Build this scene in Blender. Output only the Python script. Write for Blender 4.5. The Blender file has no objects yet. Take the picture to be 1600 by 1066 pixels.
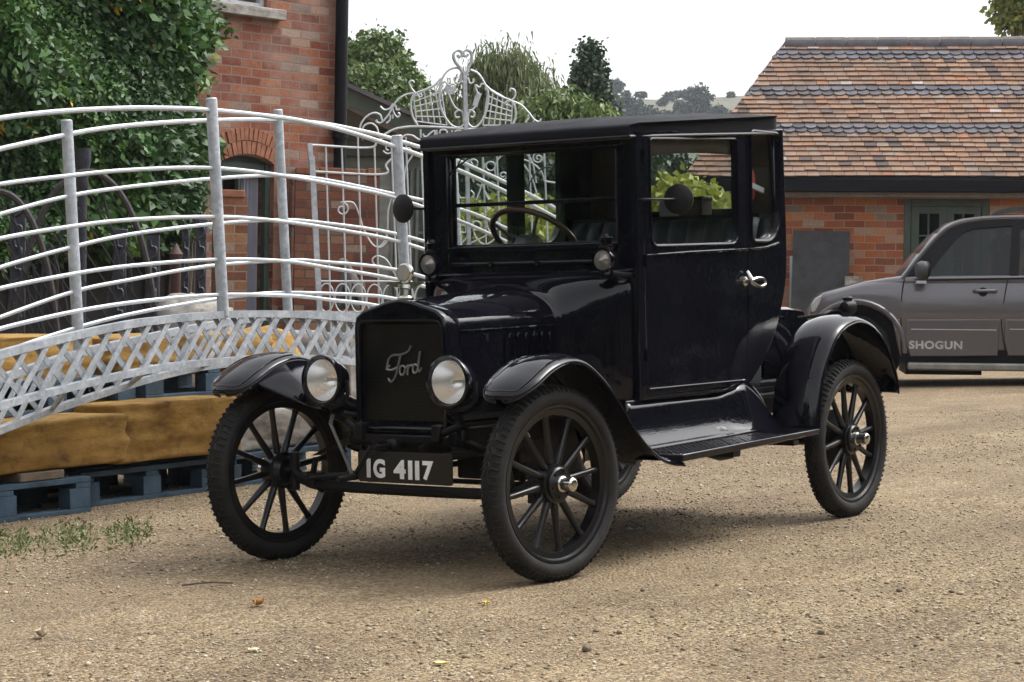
import bpy, bmesh, math, random
import numpy as np
from mathutils import Vector, Matrix
random.seed(7); RNG = np.random.default_rng(7)
SC = bpy.context.scene; COL = SC.collection
PI = math.pi; rad = math.radians

# ---------------------------------------------------------------- camera
CAM = np.array([-6.7692, -5.37274, 1.1565]); YAW, PITCH, ROLL, FPX = 0.62091, -0.02651, -0.01733, 3300.88
def cam_axes():
    f = np.array([math.cos(YAW)*math.cos(PITCH), math.sin(YAW)*math.cos(PITCH), math.sin(PITCH)])
    r = np.cross(f, [0, 0, 1]); r /= np.linalg.norm(r); u = np.cross(r, f)
    c, s = math.cos(ROLL), math.sin(ROLL)
    return c*r+s*u, -s*r+c*u, f
CR, CU, CF = cam_axes()
cd = bpy.data.cameras.new('camera'); co = bpy.data.objects.new('camera', cd); COL.objects.link(co)
cd.sensor_width = 36; cd.lens = FPX/1600*36; cd.clip_start = 0.1; cd.clip_end = 5000
co.matrix_world = Matrix(((CR[0], CU[0], -CF[0], CAM[0]), (CR[1], CU[1], -CF[1], CAM[1]), (CR[2], CU[2], -CF[2], CAM[2]), (0, 0, 0, 1)))
SC.camera = co
HF = np.array([math.cos(YAW), math.sin(YAW), 0.]); HS = np.array([math.sin(YAW), -math.cos(YAW), 0.])   # forward, right (level)

# ---------------------------------------------------------------- sky, sun, exposure
w = bpy.data.worlds.new('World'); SC.world = w; w.use_nodes = True
nt = w.node_tree; nt.nodes.clear()
sky = nt.nodes.new('ShaderNodeTexSky'); sky.sky_type = 'NISHITA'; sky.sun_disc = False
SUN_EL, SUN_AZ = rad(52), rad(-35)     # azimuth: world direction the sun stands in, from +x towards +y
sky.sun_elevation = SUN_EL; sky.sun_rotation = PI/2-SUN_AZ; sky.dust_density = 4; sky.air_density = 1.2; sky.ozone_density = 1
hs = nt.nodes.new('ShaderNodeHueSaturation'); hs.inputs['Saturation'].default_value = 0.12; hs.inputs['Value'].default_value = 1.25
bg = nt.nodes.new('ShaderNodeBackground'); bg.inputs['Strength'].default_value = 0.15
wo = nt.nodes.new('ShaderNodeOutputWorld')
nt.links.new(sky.outputs[0], hs.inputs['Color']); nt.links.new(hs.outputs[0], bg.inputs[0]); nt.links.new(bg.outputs[0], wo.inputs[0])
sl = bpy.data.lights.new('sun', 'SUN'); sl.energy = 0.55; sl.angle = rad(22); sl.color = (1, .96, .9)
so = bpy.data.objects.new('sun', sl); COL.objects.link(so)
sd = Vector((math.cos(SUN_EL)*math.cos(SUN_AZ), math.cos(SUN_EL)*math.sin(SUN_AZ), math.sin(SUN_EL)))
so.rotation_euler = sd.to_track_quat('Z', 'Y').to_euler(); so.location = (0, 0, 30)
SC.view_settings.view_transform = 'Standard'; SC.view_settings.look = 'None'; SC.view_settings.gamma = 1
SC.view_settings.exposure = 0.95
SC.cycles.max_bounces = 8; SC.cycles.transparent_max_bounces = 24

# ---------------------------------------------------------------- measuring helpers (photograph -> place)
def ray(px, py):
    return (px-800)/FPX*CR - (py-533)/FPX*CU + CF
def at(px, py, D):
    d = ray(px, py); return CAM + d*(D/np.dot(d, HF))
def onp(px, py, o, n):
    d = ray(px, py); n = np.array(n, float); return CAM + d*(np.dot(np.array(o, float)-CAM, n)/np.dot(d, n))
def ony(px, py, y): return onp(px, py, (0, y, 0), (0, 1, 0))
def onz(px, py, z=0): return onp(px, py, (0, 0, z), (0, 0, 1))
class Frame:
    """local axes of a building: x along it, y away, z up"""
    def __init__(s, px, D, yaw, tilt=2.0, py=None):
        o = CAM + HF*D + HS*((px-800)/FPX*D); o[2] = 0
        if py is not None: o[2] = at(px, py, D)[2]
        t = rad(tilt); up = np.array([0, 0, 1.])*math.cos(t)+HS*math.sin(t); sg = HS*math.cos(t)-np.array([0, 0, 1.])*math.sin(t)
        c, q = math.cos(rad(yaw)), math.sin(rad(yaw))
        s.o = o; s.x = c*sg+q*HF; s.y = -q*sg+c*HF; s.z = up
        s.m = Matrix([[s.x[i], s.y[i], s.z[i], o[i]] for i in range(3)]+[[0, 0, 0, 1]])
    def px(s, px, py, y=0.):
        P = onp(px, py, s.o+s.y*y, s.y)-s.o; return float(np.dot(P, s.x)), float(np.dot(P, s.z))
    def slope(s, px, py, y0, z0, ang):
        n = -math.sin(ang)*s.y+math.cos(ang)*s.z; o = s.o+s.y*y0+s.z*z0
        P = onp(px, py, o, n)-s.o; return float(np.dot(P, s.x)), float(np.dot(P, s.y)), float(np.dot(P, s.z))

# ---------------------------------------------------------------- object helpers
def tag(o, label=None, cat=None, group=None, kind=None):
    if label: o['label'] = label
    if cat: o['category'] = cat
    if group: o['group'] = group
    if kind: o['kind'] = kind
    return o
def thing(name, label, cat, loc=(0, 0, 0), group=None, matrix=None):
    o = bpy.data.objects.new(name, None); COL.objects.link(o); o.empty_display_size = .1
    if matrix is not None: o.matrix_world = matrix
    else: o.location = loc
    return tag(o, label, cat, group)
class MB:
    def __init__(s): s.v = []; s.f = []; s.a = None
    def add(s, vs, fs):
        n = len(s.v); s.v += [tuple(map(float, q)) for q in vs]; s.f += [tuple(i+n for i in f) for f in fs]; return s
    def box(s, x0, x1, y0, y1, z0, z1, rot=None, c=None):
        vs = [(x, y, z) for x in (x0, x1) for y in (y0, y1) for z in (z0, z1)]
        if rot is not None:
            c = Vector(c if c is not None else ((x0+x1)/2, (y0+y1)/2, (z0+z1)/2)); vs = [tuple(c+rot @ (Vector(q)-c)) for q in vs]
        return s.add(vs, [(0, 1, 3, 2), (4, 6, 7, 5), (0, 4, 5, 1), (2, 3, 7, 6), (0, 2, 6, 4), (1, 5, 7, 3)])
    def ring_tube(s, pts, r, n=8, closed=False, cap=True, flat=None):
        P = [Vector(q) for q in pts]; m = len(P)
        R = r if hasattr(r, '__len__') else [r]*m
        T = []
        for i in range(m):
            a = P[(i-1) % m] if (closed or i > 0) else P[i]; b = P[(i+1) % m] if (closed or i < m-1) else P[i]
            t = b-a; T.append(t.normalized() if t.length > 1e-9 else Vector((0, 0, 1)))
        up = Vector((0, 0, 1)) if abs(T[0].z) < .9 else Vector((1, 0, 0))
        u = (up-T[0]*up.dot(T[0])).normalized(); vs = []
        for i in range(m):
            u = (u-T[i]*u.dot(T[i])); u = u.normalized() if u.length > 1e-6 else T[i].orthogonal().normalized()
            if flat is not None:
                fv = Vector(flat); k = T[i].cross(fv); k = k.normalized() if k.length > 1e-6 else u
                for j in range(n):
                    a = 2*PI*j/n+PI/n; vs.append(P[i]+k*(math.cos(a)*R[i][0]*1.414)+fv*(math.sin(a)*R[i][1]*1.414))
                continue
            wv = T[i].cross(u)
            for j in range(n):
                a = 2*PI*j/n+PI/n; vs.append(P[i]+u*(math.cos(a)*R[i])+wv*(math.sin(a)*R[i]))
        fs = []
        for i in range(m if closed else m-1):
            for j in range(n):
                a = i*n+j; b = i*n+(j+1) % n; c2 = ((i+1) % m)*n+(j+1) % n; d = ((i+1) % m)*n+j
                fs.append((a, b, c2, d))
        if cap and not closed: fs.append(tuple(range(n-1, -1, -1))); fs.append(tuple((m-1)*n+j for j in range(n)))
        return s.add(vs, fs)
    tube = ring_tube
    def flatbar(s, pts, wdt, th, nrm):
        """rectangular bar; wdt across the path in its plane, th along nrm"""
        return s.ring_tube(pts, [(wdt/2, th/2)]*len(pts), 4, flat=nrm)
    def lathe(s, prof, c, ax=(0, 0, 1), n=24, closed=False):
        """prof: list (r, h) along axis ax from c"""
        ax = Vector(ax).normalized(); u = ax.orthogonal().normalized(); wv = ax.cross(u); c = Vector(c); vs = []; fs = []
        for r, h in prof:
            for j in range(n):
                a = 2*PI*j/n; vs.append(c+ax*h+u*(r*math.cos(a))+wv*(r*math.sin(a)))
        m = len(prof)
        for i in range(m if closed else m-1):
            for j in range(n):
                fs.append((i*n+j, i*n+(j+1) % n, ((i+1) % m)*n+(j+1) % n, ((i+1) % m)*n+j))
        return s.add(vs, fs)
    def grid(s, rows, close=False):
        n = len(rows[0]); vs = [q for r in rows for q in r]; fs = []
        for i in range(len(rows)-1):
            for j in range(n if close else n-1):
                fs.append((i*n+j, i*n+(j+1) % n, (i+1)*n+(j+1) % n, (i+1)*n+j))
        return s.add(vs, fs)
    def mesh(s, me):
        return s.add([tuple(v.co) for v in me.vertices], [tuple(p.vertices) for p in me.polygons])
    def build(s, name, mat, parent=None, smooth=40, bevel=0, solid=0, weld=0, seg=2):
        me = bpy.data.meshes.new(name); me.from_pydata(s.v, [], s.f); me.materials.append(mat)
        if weld:
            bm = bmesh.new(); bm.from_mesh(me); bmesh.ops.remove_doubles(bm, verts=bm.verts, dist=weld); bmesh.ops.dissolve_degenerate(bm, edges=bm.edges, dist=1e-5)
            bmesh.ops.recalc_face_normals(bm, faces=bm.faces); bm.to_mesh(me); bm.free()
        me.update()
        if smooth: me.shade_smooth(); me.set_sharp_from_angle(angle=rad(smooth))
        if s.a is not None:
            at_ = me.attributes.new('tint', 'FLOAT', 'FACE'); at_.data.foreach_set('value', np.asarray(s.a, dtype=np.float32))
        o = bpy.data.objects.new(name, me); COL.objects.link(o)
        if parent is not None: o.parent = parent
        if solid: m = o.modifiers.new('solid', 'SOLIDIFY'); m.thickness = abs(solid); m.offset = 0
        if bevel: m = o.modifiers.new('bevel', 'BEVEL'); m.width = bevel; m.segments = seg; m.limit_method = 'ANGLE'; m.angle_limit = rad(35); m.harden_normals = False
        return o
def xf(me_mb, M):
    me_mb.v = [tuple(M @ Vector(q)) for q in me_mb.v]; return me_mb
def curve_mesh(loops, th, bev=0, res=1):
    cu = bpy.data.curves.new('c', 'CURVE'); cu.dimensions = '2D'; cu.fill_mode = 'BOTH'; cu.extrude = max(th/2-bev, 0); cu.bevel_depth = bev; cu.bevel_resolution = res
    if bev: cu.offset = -bev
    for L in loops:
        sp = cu.splines.new('POLY'); sp.points.add(len(L)-1); sp.use_cyclic_u = True
        for i, q in enumerate(L): sp.points[i].co = (q[0], q[1], 0, 1)
    o = bpy.data.objects.new('c', cu); COL.objects.link(o)
    me = bpy.data.meshes.new_from_object(o.evaluated_get(bpy.context.evaluated_depsgraph_get()))
    m = MB().mesh(me); bpy.data.objects.remove(o); bpy.data.curves.remove(cu); bpy.data.meshes.remove(me); return m
def text_mb(txt, size, th=.002, offset=0, align='LEFT', shear=0, space=1):
    cu = bpy.data.curves.new('t', 'FONT'); cu.body = txt; cu.size = size; cu.extrude = th/2; cu.offset = offset; cu.align_x = align; cu.shear = shear; cu.space_character = space
    o = bpy.data.objects.new('t', cu); COL.objects.link(o)
    me = bpy.data.meshes.new_from_object(o.evaluated_get(bpy.context.evaluated_depsgraph_get()))
    m = MB().mesh(me); bpy.data.objects.remove(o); bpy.data.curves.remove(cu); bpy.data.meshes.remove(me); return m
XZ = lambda y: Matrix(((1, 0, 0, 0), (0, 0, -1, y), (0, 1, 0, 0), (0, 0, 0, 1)))      # 2D (x, z) plate standing at y
YZ = lambda x: Matrix(((0, 0, 1, x), (1, 0, 0, 0), (0, 1, 0, 0), (0, 0, 0, 1)))       # 2D (y, z) plate standing at x
XY = lambda z: Matrix.Translation((0, 0, z))
def rr(x0, z0, x1, z1, r, n=5):
    r = r if hasattr(r, '__len__') else [r]*4          # bl, br, tr, tl
    out = []
    for (cx, cz, a0, q) in ((x0+r[0], z0+r[0], PI, r[0]), (x1-r[1], z0+r[1], 1.5*PI, r[1]), (x1-r[2], z1-r[2], 0, r[2]), (x0+r[3], z1-r[3], .5*PI, r[3])):
        if q < 1e-5: out.append((cx, cz)); continue
        for i in range(n+1): a = a0+PI/2*i/n; out.append((cx+q*math.cos(a), cz+q*math.sin(a)))
    return out
def spl(pts, n=8, closed=False):
    """Catmull-Rom through points"""
    P = [np.array(q, float) for q in pts]; m = len(P); out = []
    for i in range(m if closed else m-1):
        p1 = P[i]; p2 = P[(i+1) % m]; p0 = P[(i-1) % m] if (closed or i > 0) else 2*p1-p2; p3 = P[(i+2) % m] if (closed or i < m-2) else 2*p2-p1
        for k in range(n):
            t = k/n; out.append(.5*((2*p1)+(p2-p0)*t+(2*p0-5*p1+4*p2-p3)*t*t+(3*p1-p0-3*p2+p3)*t**3))
    if not closed: out.append(P[-1])
    return out
def interp(pts, x):
    xs = [q[0] for q in pts]; return float(np.interp(x, xs, [q[1] for q in pts]))

# ---------------------------------------------------------------- materials
class NT:
    def __init__(s, name):
        s.m = bpy.data.materials.new(name); s.m.use_nodes = True; s.t = s.m.node_tree; s.b = s.t.nodes['Principled BSDF']; s.out = s.t.nodes['Material Output']
    def n(s, typ, **kw):
        q = s.t.nodes.new(typ)
        for k, v in kw.items():
            if k in q.inputs: q.inputs[k].default_value = v
            else: setattr(q, k, v)
        return q
    def l(s, a, b): s.t.links.new(a, b)
    def set(s, **kw):
        for k, v in kw.items(): s.b.inputs[k.replace('_', ' ')].default_value = v
        return s
    def ramp(s, fac, stops, interp='LINEAR'):
        r = s.t.nodes.new('ShaderNodeValToRGB'); e = r.color_ramp.elements; r.color_ramp.interpolation = interp
        while len(e) > 1: e.remove(e[-1])
        e[0].position = stops[0][0]; e[0].color = (*stops[0][1], 1)
        for p_, c in stops[1:]: k = e.new(p_); k.color = (*c, 1)
        s.l(fac, r.inputs[0]); return r.outputs[0]
    def mix(s, fac, a, b, mode='MIX'):
        q = s.t.nodes.new('ShaderNodeMix'); q.data_type = 'RGBA'; q.blend_type = mode
        for inp, v in ((0, fac), (6, a), (7, b)):
            if hasattr(v, 'is_linked') or hasattr(v, 'links'): s.l(v, q.inputs[inp])
            else: q.inputs[inp].default_value = v if inp == 0 else ((*v, 1) if len(v) == 3 else v)
        return q.outputs[2]
    def noise(s, scale, detail=4, rough=.55, vec=None, out=0, **kw):
        q = s.n('ShaderNodeTexNoise', Scale=scale, Detail=detail, Roughness=rough, **kw)
        if vec is not None: s.l(vec, q.inputs['Vector'])
        return q.outputs[out]
    def obj(s): return s.n('ShaderNodeTexCoord').outputs['Object']
    def uv(s): return s.n('ShaderNodeTexCoord').outputs['UV']
    def bump(s, h, strength=.3, dist=.01, prev=None):
        q = s.n('ShaderNodeBump', Strength=strength, Distance=dist); s.l(h, q.inputs['Height'])
        if prev is not None: s.l(prev, q.inputs['Normal'])
        return q.outputs[0]
    def col(s, c): s.l(c, s.b.inputs['Base Color']); return s
    def nrm(s, c): s.l(c, s.b.inputs['Normal']); return s
def simple(name, c, rough=.5, metal=0, var=.25, scale=8, bump=0, bscale=60, coat=0, **kw):
    m = NT(name); v = m.obj(); nz = m.noise(scale, 5, .6, v)
    m.col(m.ramp(nz, [(.3, tuple(q*(1-var) for q in c)), (.7, tuple(min(q*(1+var), 1) for q in c))]))
    m.set(Roughness=rough, Metallic=metal, Coat_Weight=coat, **kw)
    rr_ = m.n('ShaderNodeMapRange'); m.l(m.noise(scale*2.3, 4, .6, v), rr_.inputs[0]); rr_.inputs[3].default_value = max(rough*.75, .02); rr_.inputs[4].default_value = min(rough*1.3, 1); m.l(rr_.outputs[0], m.b.inputs['Roughness'])
    if bump: m.nrm(m.bump(m.noise(bscale, 4, .6, v), bump, .01))
    return m.m
# ---------------------------------------------------------------- library of materials
def brick_mat(name, c1, c2, mortar, dark=0.0, pale=0.35, bw=.232, rh=.082, bumpk=.6):
    m = NT(name); uv = m.uv(); nz = m.noise(1.2, 5, .6, uv)
    # wobble the courses a little so the old wall is not ruled
    wob = m.n('ShaderNodeVectorMath', operation='SCALE'); wob.inputs[3].default_value = .02
    nc = m.n('ShaderNodeTexNoise', Scale=3.0, Detail=3); m.l(uv, nc.inputs['Vector'])
    sb = m.n('ShaderNodeVectorMath', operation='SUBTRACT'); m.l(nc.outputs[1], sb.inputs[0]); sb.inputs[1].default_value = (.5, .5, .5)
    m.l(sb.outputs[0], wob.inputs[0]); ad = m.n('ShaderNodeVectorMath', operation='ADD'); m.l(uv, ad.inputs[0]); m.l(wob.outputs[0], ad.inputs[1])
    br = m.n('ShaderNodeTexBrick', Scale=1.0); br.inputs['Mortar Size'].default_value = .007; br.inputs['Mortar Smooth'].default_value = .25
    br.inputs['Brick Width'].default_value = bw; br.inputs['Row Height'].default_value = rh; br.inputs['Bias'].default_value = 0
    br.inputs['Color1'].default_value = (0, 0, 0, 1); br.inputs['Color2'].default_value = (1, 1, 1, 1); br.inputs['Mortar'].default_value = (0, 0, 0, 1)
    br.offset_frequency = 2; br.squash = 1; m.l(ad.outputs[0], br.inputs['Vector'])
    mid = tuple((a+b)/2 for a, b in zip(c1, c2))
    cell = m.ramp(br.outputs['Color'], [(0, tuple(q*.75 for q in c1)), (.18, c1), (.4, mid), (.6, c2), (.8, (c2[0]*1.15, c2[1]*1.35, c2[2]*1.3)), (.93, (.36, .25, .19)), (1, (.12, .075, .06))])
    stain = m.ramp(m.noise(1.7, 6, .65, uv), [(.42, (0, 0, 0)), (.68, (1, 1, 1))])
    spk = m.ramp(m.noise(38, 5, .7, uv), [(.35, (.62, .62, .62)), (.65, (1.0, 1.0, 1.0))])
    c = m.mix(1.0, cell, spk, 'MULTIPLY')
    sm = m.n('ShaderNodeMath', operation='MULTIPLY'); m.l(stain, sm.inputs[0]); sm.inputs[1].default_value = pale
    c = m.mix(sm.outputs[0], c, (.36, .28, .24))
    c = m.mix(br.outputs['Fac'], c, mortar)
    if dark: c = m.mix(dark, c, (.05, .04, .035))
    m.col(c); m.set(Roughness=.9)
    inv = m.n('ShaderNodeMath', operation='SUBTRACT'); inv.inputs[0].default_value = 1; m.l(br.outputs['Fac'], inv.inputs[1])
    b1 = m.bump(inv.outputs[0], bumpk, .012); m.nrm(m.bump(m.noise(30, 6, .7, uv), .4, .008, b1)); return m.m
M = {}
M['brick_house'] = brick_mat('old_red_brick', (.20, .05, .026), (.28, .088, .042), (.20, .155, .12), pale=.5)
M['brick_low'] = brick_mat('damp_brick', (.17, .05, .03), (.26, .09, .048), (.10, .08, .07), pale=.15)  # darker brown brick and joints than the house wall
M['brick_pier'] = brick_mat('patched_brick', (.26, .09, .045), (.36, .17, .08), (.26, .22, .17), pale=.25)
M['brick_barn'] = brick_mat('orange_brick', (.26, .058, .02), (.40, .118, .038), (.30, .23, .16), pale=.18, bw=.29, rh=.105)
M['voussoir'] = simple('arch_brick', (.25, .10, .055), .9, var=.35, scale=9, bump=.4)
def galv():
    m = NT('galvanised_steel'); v = m.obj()
    sp = m.n('ShaderNodeTexVoronoi', Scale=45); m.l(v, sp.inputs['Vector'])
    sep = m.n('ShaderNodeSeparateColor'); m.l(sp.outputs['Color'], sep.inputs[0])
    a = m.ramp(sep.outputs[0], [(0, (.47, .50, .54)), (1, (.64, .67, .71))])
    b = m.ramp(m.noise(6, 6, .65, v), [(.35, (.62, .64, .66)), (.7, (1.0, 1.0, 1.0))])
    m.col(m.mix(1.0, a, b, 'MULTIPLY')); m.set(Metallic=.35, Roughness=.5)
    m.nrm(m.bump(m.noise(25, 4, .6, v), .15, .004)); return m.m
M['galv'] = galv()
M['galv_bright'] = simple('bright_galvanised_steel', (.56, .59, .62), .42, .4, var=.12, scale=14, bump=.1)
def paint():
    m = NT('black_coach_paint'); v = m.obj()
    m.col(m.ramp(m.noise(3, 4, .6, v), [(.3, (.0035, .0035, .006)), (.7, (.006, .006, .0095))])); m.set(Roughness=.06, IOR=1.42)
    dust = m.n('ShaderNodeMapRange'); m.l(m.noise(9, 6, .7, v), dust.inputs[0]); dust.inputs[3].default_value = .015; dust.inputs[4].default_value = .085; m.l(dust.outputs[0], m.b.inputs['Roughness'])
    m.nrm(m.bump(m.noise(6, 3, .5, v), .09, .02)); return m.m
M['paint'] = paint()
M['frame_black'] = simple('chassis_black', (.006, .006, .007), .5, var=.5, scale=20, bump=.2, **{'Specular_IOR_Level': .3})
M['roof_cloth'] = simple('roof_cloth', (.007, .007, .010), .6, var=.2, scale=3, bump=.15, bscale=220, **{'Specular_IOR_Level': .1})
M['spoke'] = simple('painted_wood', (.005, .005, .006), .32, var=.3, scale=15, bump=.1)
M['tyre'] = simple('tyre_rubber', (.010, .0093, .0086), .8, var=.65, scale=7, bump=.25, bscale=90)
M['nickel'] = simple('nickel_plate', (.62, .60, .56), .22, 1.0, var=.1)
M['reflector'] = simple('silvered_reflector', (.95, .95, .95), .28, .85, var=.06)
M['board_rubber'] = simple('ribbed_step_mat', (.03, .032, .036), .5, var=.4, scale=20, bump=.2)
M['leather'] = simple('dark_leather', (.028, .036, .042), .42, var=.3, scale=12, bump=.25, bscale=120)
M['cloth_tan'] = simple('brown_headlining', (.075, .055, .038), .9, var=.2, scale=8, bump=.15, bscale=200)
M['wood_rim'] = simple('varnished_wood', (.05, .02, .01), .3, var=.3, scale=6, coat=.4)
def glass(name, tint=(.965, .98, .975), rf=.06, bumpy=None):
    m = NT(name); tr = m.n('ShaderNodeBsdfTransparent'); tr.inputs[0].default_value = (*tint, 1)
    gl = m.n('ShaderNodeBsdfGlossy'); gl.inputs['Roughness'].default_value = .02
    fr = m.n('ShaderNodeLayerWeight'); fr.inputs['Blend'].default_value = .5
    pw = m.n('ShaderNodeMath', operation='POWER'); m.l(fr.outputs['Facing'], pw.inputs[0]); pw.inputs[1].default_value = 4
    mr_ = m.n('ShaderNodeMapRange'); m.l(pw.outputs[0], mr_.inputs[0]); mr_.inputs[3].default_value = .035 if rf < .1 else rf; mr_.inputs[4].default_value = 1
    mx = m.n('ShaderNodeMixShader'); m.l(mr_.outputs[0], mx.inputs[0]); m.l(tr.outputs[0], mx.inputs[1]); m.l(gl.outputs[0], mx.inputs[2]); m.l(mx.outputs[0], m.out.inputs[0])
    if bumpy:
        wv = m.n('ShaderNodeTexWave', Scale=bumpy); wv.bands_direction = 'Y'; m.l(m.obj(), wv.inputs['Vector']); b = m.bump(wv.outputs[1], .6, .004); m.l(b, gl.inputs['Normal'])
    return m.m
M['glass'] = glass('window_glass'); M['glass_dark'] = glass('tinted_glass', (.32, .36, .36), rf=.05); M['lamp_glass'] = glass('fluted_lamp_glass', (.98, .98, .98), bumpy=14)
M['green_paint'] = simple('dark_green_paint', (.045, .065, .05), .5, var=.25, scale=6)
M['greygreen'] = simple('grey_green_paint', (.13, .165, .15), .55, var=.2, scale=4)
M['grey_paint'] = simple('grey_white_paint', (.42, .44, .47), .6, var=.15, scale=5)
M['curtain'] = simple('pale_curtain', (.30, .30, .36), .9, var=.1, scale=2)
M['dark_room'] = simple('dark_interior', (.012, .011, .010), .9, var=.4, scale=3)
M['iron'] = simple('dark_cast_iron', (.026, .028, .038), .5, .2, var=.35, scale=14, bump=.4, bscale=30)
M['rust'] = simple('brown_rusty_iron', (.032, .026, .028), .7, var=.4, scale=14, bump=.3)
M['pipe'] = simple('black_pipe', (.006, .006, .008), .5, var=.2, **{'Specular_IOR_Level': .15})
M['slate'] = simple('slate_board', (.040, .041, .045), .75, var=.35, scale=5, bump=.3, bscale=25)
M['pallet_blue'] = simple('blue_pallet_wood', (.035, .068, .105), .75, var=.45, scale=7, bump=.35, bscale=30)
M['pallet_wood'] = simple('weathered_wood', (.16, .12, .085), .85, var=.35, scale=9, bump=.35)
M['bark'] = simple('bark', (.09, .07, .05), .95, var=.4, scale=9, bump=.6, bscale=20)
M['lead'] = simple('ridge_tile', (.11, .105, .12), .7, var=.25, scale=5, bump=.2)
def stone(name, c, c2, dk):
    m = NT(name); v = m.obj()
    mp = m.n('ShaderNodeMapping'); mp.inputs['Scale'].default_value = (1, 1, 2.6); m.l(v, mp.inputs[0])
    a = m.ramp(m.noise(2.6, 7, .58, mp.outputs[0]), [(.3, dk), (.42, c), (.58, c2), (.72, tuple(min(1, q*1.45) for q in c2))])
    b = m.ramp(m.noise(9, 7, .65, v), [(.32, (.55, .52, .5)), (.5, (1, 1, 1))]); m.col(m.mix(1.0, a, b, 'MULTIPLY')); m.set(Roughness=.92)
    b1 = m.bump(m.noise(4, 8, .6, mp.outputs[0]), .55, .03); m.nrm(m.bump(m.noise(30, 5, .6, v), .22, .008, b1)); return m.m
M['stone'] = stone('yellow_sandstone', (.25, .135, .025), (.36, .215, .055), (.10, .05, .014))
M['stone_pale'] = stone('pale_stone', (.38, .33, .24), (.50, .45, .36), (.22, .19, .14))
M['stone_grey'] = stone('grey_stone', (.22, .20, .18), (.34, .32, .29), (.10, .09, .08))
def leafmat(name, stops, rough=.5, trans=.15):
    m = NT(name); a = m.n('ShaderNodeAttribute'); a.attribute_name = 'tint'; m.col(m.ramp(a.outputs['Fac'], stops)); m.set(Roughness=rough)
    d = m.n('ShaderNodeBsdfTranslucent'); m.l(m.b.inputs['Base Color'].links[0].from_socket, d.inputs[0]); mx = m.n('ShaderNodeMixShader', Fac=trans)
    m.l(m.b.outputs[0], mx.inputs[1]); m.l(d.outputs[0], mx.inputs[2]); m.l(mx.outputs[0], m.out.inputs[0]); return m.m
M['leaf_vine'] = leafmat('vine_leaves', [(0, (.018, .045, .013)), (.35, (.038, .10, .022)), (.65, (.075, .175, .032)), (.97, (.16, .27, .045)), (.985, (.42, .30, .03)), (1, (.5, .32, .03))])
M['leaf_mid'] = leafmat('green_leaves', [(0, (.035, .06, .015)), (.5, (.095, .155, .035)), (1, (.21, .27, .07))])
M['leaf_willow'] = leafmat('willow_leaves', [(0, (.06, .08, .03)), (.5, (.12, .15, .055)), (1, (.20, .23, .09))], trans=.3)
M['leaf_dark'] = leafmat('dark_leaves', [(0, (.014, .028, .014)), (.5, (.03, .058, .024)), (1, (.06, .10, .035))])
M['leaf_lime'] = leafmat('yellow_green_leaves', [(0, (.10, .13, .02)), (.5, (.24, .28, .04)), (1, (.45, .45, .08))], trans=.3)
M['leaf_far'] = leafmat('distant_foliage', [(0, (.016, .03, .016)), (.5, (.03, .05, .024)), (1, (.06, .08, .035))])
M['grass'] = leafmat('grass_blades', [(0, (.07, .11, .03)), (.5, (.13, .18, .055)), (.8, (.24, .25, .11)), (1, (.34, .30, .17))])

# ---------------------------------------------------------------- fast meshes
def fast(name, V, F, mat, tint=None, parent=None, smooth=False):
    V = np.ascontiguousarray(V, dtype=np.float32); F = np.ascontiguousarray(F, dtype=np.int32); k = F.shape[1]
    me = bpy.data.meshes.new(name); me.vertices.add(len(V)); me.vertices.foreach_set('co', V.ravel())
    me.loops.add(F.size); me.loops.foreach_set('vertex_index', F.ravel()); me.polygons.add(len(F)); me.polygons.foreach_set('loop_start', np.arange(0, F.size, k, dtype=np.int32))
    me.polygons.foreach_set('loop_total', np.full(len(F), k, dtype=np.int32)); me.update(calc_edges=True); me.materials.append(mat)
    if smooth: me.shade_smooth()
    if tint is not None: a = me.attributes.new('tint', 'FLOAT', 'FACE'); a.data.foreach_set('value', np.ascontiguousarray(tint, dtype=np.float32))
    o = bpy.data.objects.new(name, me); COL.objects.link(o)
    if parent is not None: o.parent = parent
    return o
def leaves(P, D, size, tint, wid=.42, droop=0.3, fold=.25):
    """rhombic folded leaves at P pointing along D"""
    n = len(P); D = D/np.linalg.norm(D, axis=1, keepdims=True); r = RNG.normal(size=(n, 3)); s = np.cross(D, r); s /= np.linalg.norm(s, axis=1, keepdims=True)+1e-9; u = np.cross(s, D)
    L = (np.asarray(size)*RNG.uniform(.6, 1.35, n))[:, None]
    V = np.stack([P, P+D*L*.45+s*L*wid+u*L*fold*.5, P+D*L-np.array([0, 0, 1])*L*droop*.5, P+D*L*.45-s*L*wid+u*L*fold*.5], 1).reshape(-1, 3)
    return V, np.arange(4*n).reshape(n, 4), np.clip(tint, 0, 1)
def crown_pts(blobs, n, shell=.55):
    """points in the outer part of a set of ellipsoids"""
    vol = np.array([b[3]*b[4]*b[5] for b in blobs])**.67; k = RNG.choice(len(blobs), n, p=vol/vol.sum()); B = np.array(blobs)[k]
    d = RNG.normal(size=(n, 3)); d /= np.linalg.norm(d, axis=1, keepdims=True); r = RNG.uniform(shell, 1.05, n)[:, None]
    return B[:, :3]+d*r*B[:, 3:6], d, k
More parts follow.
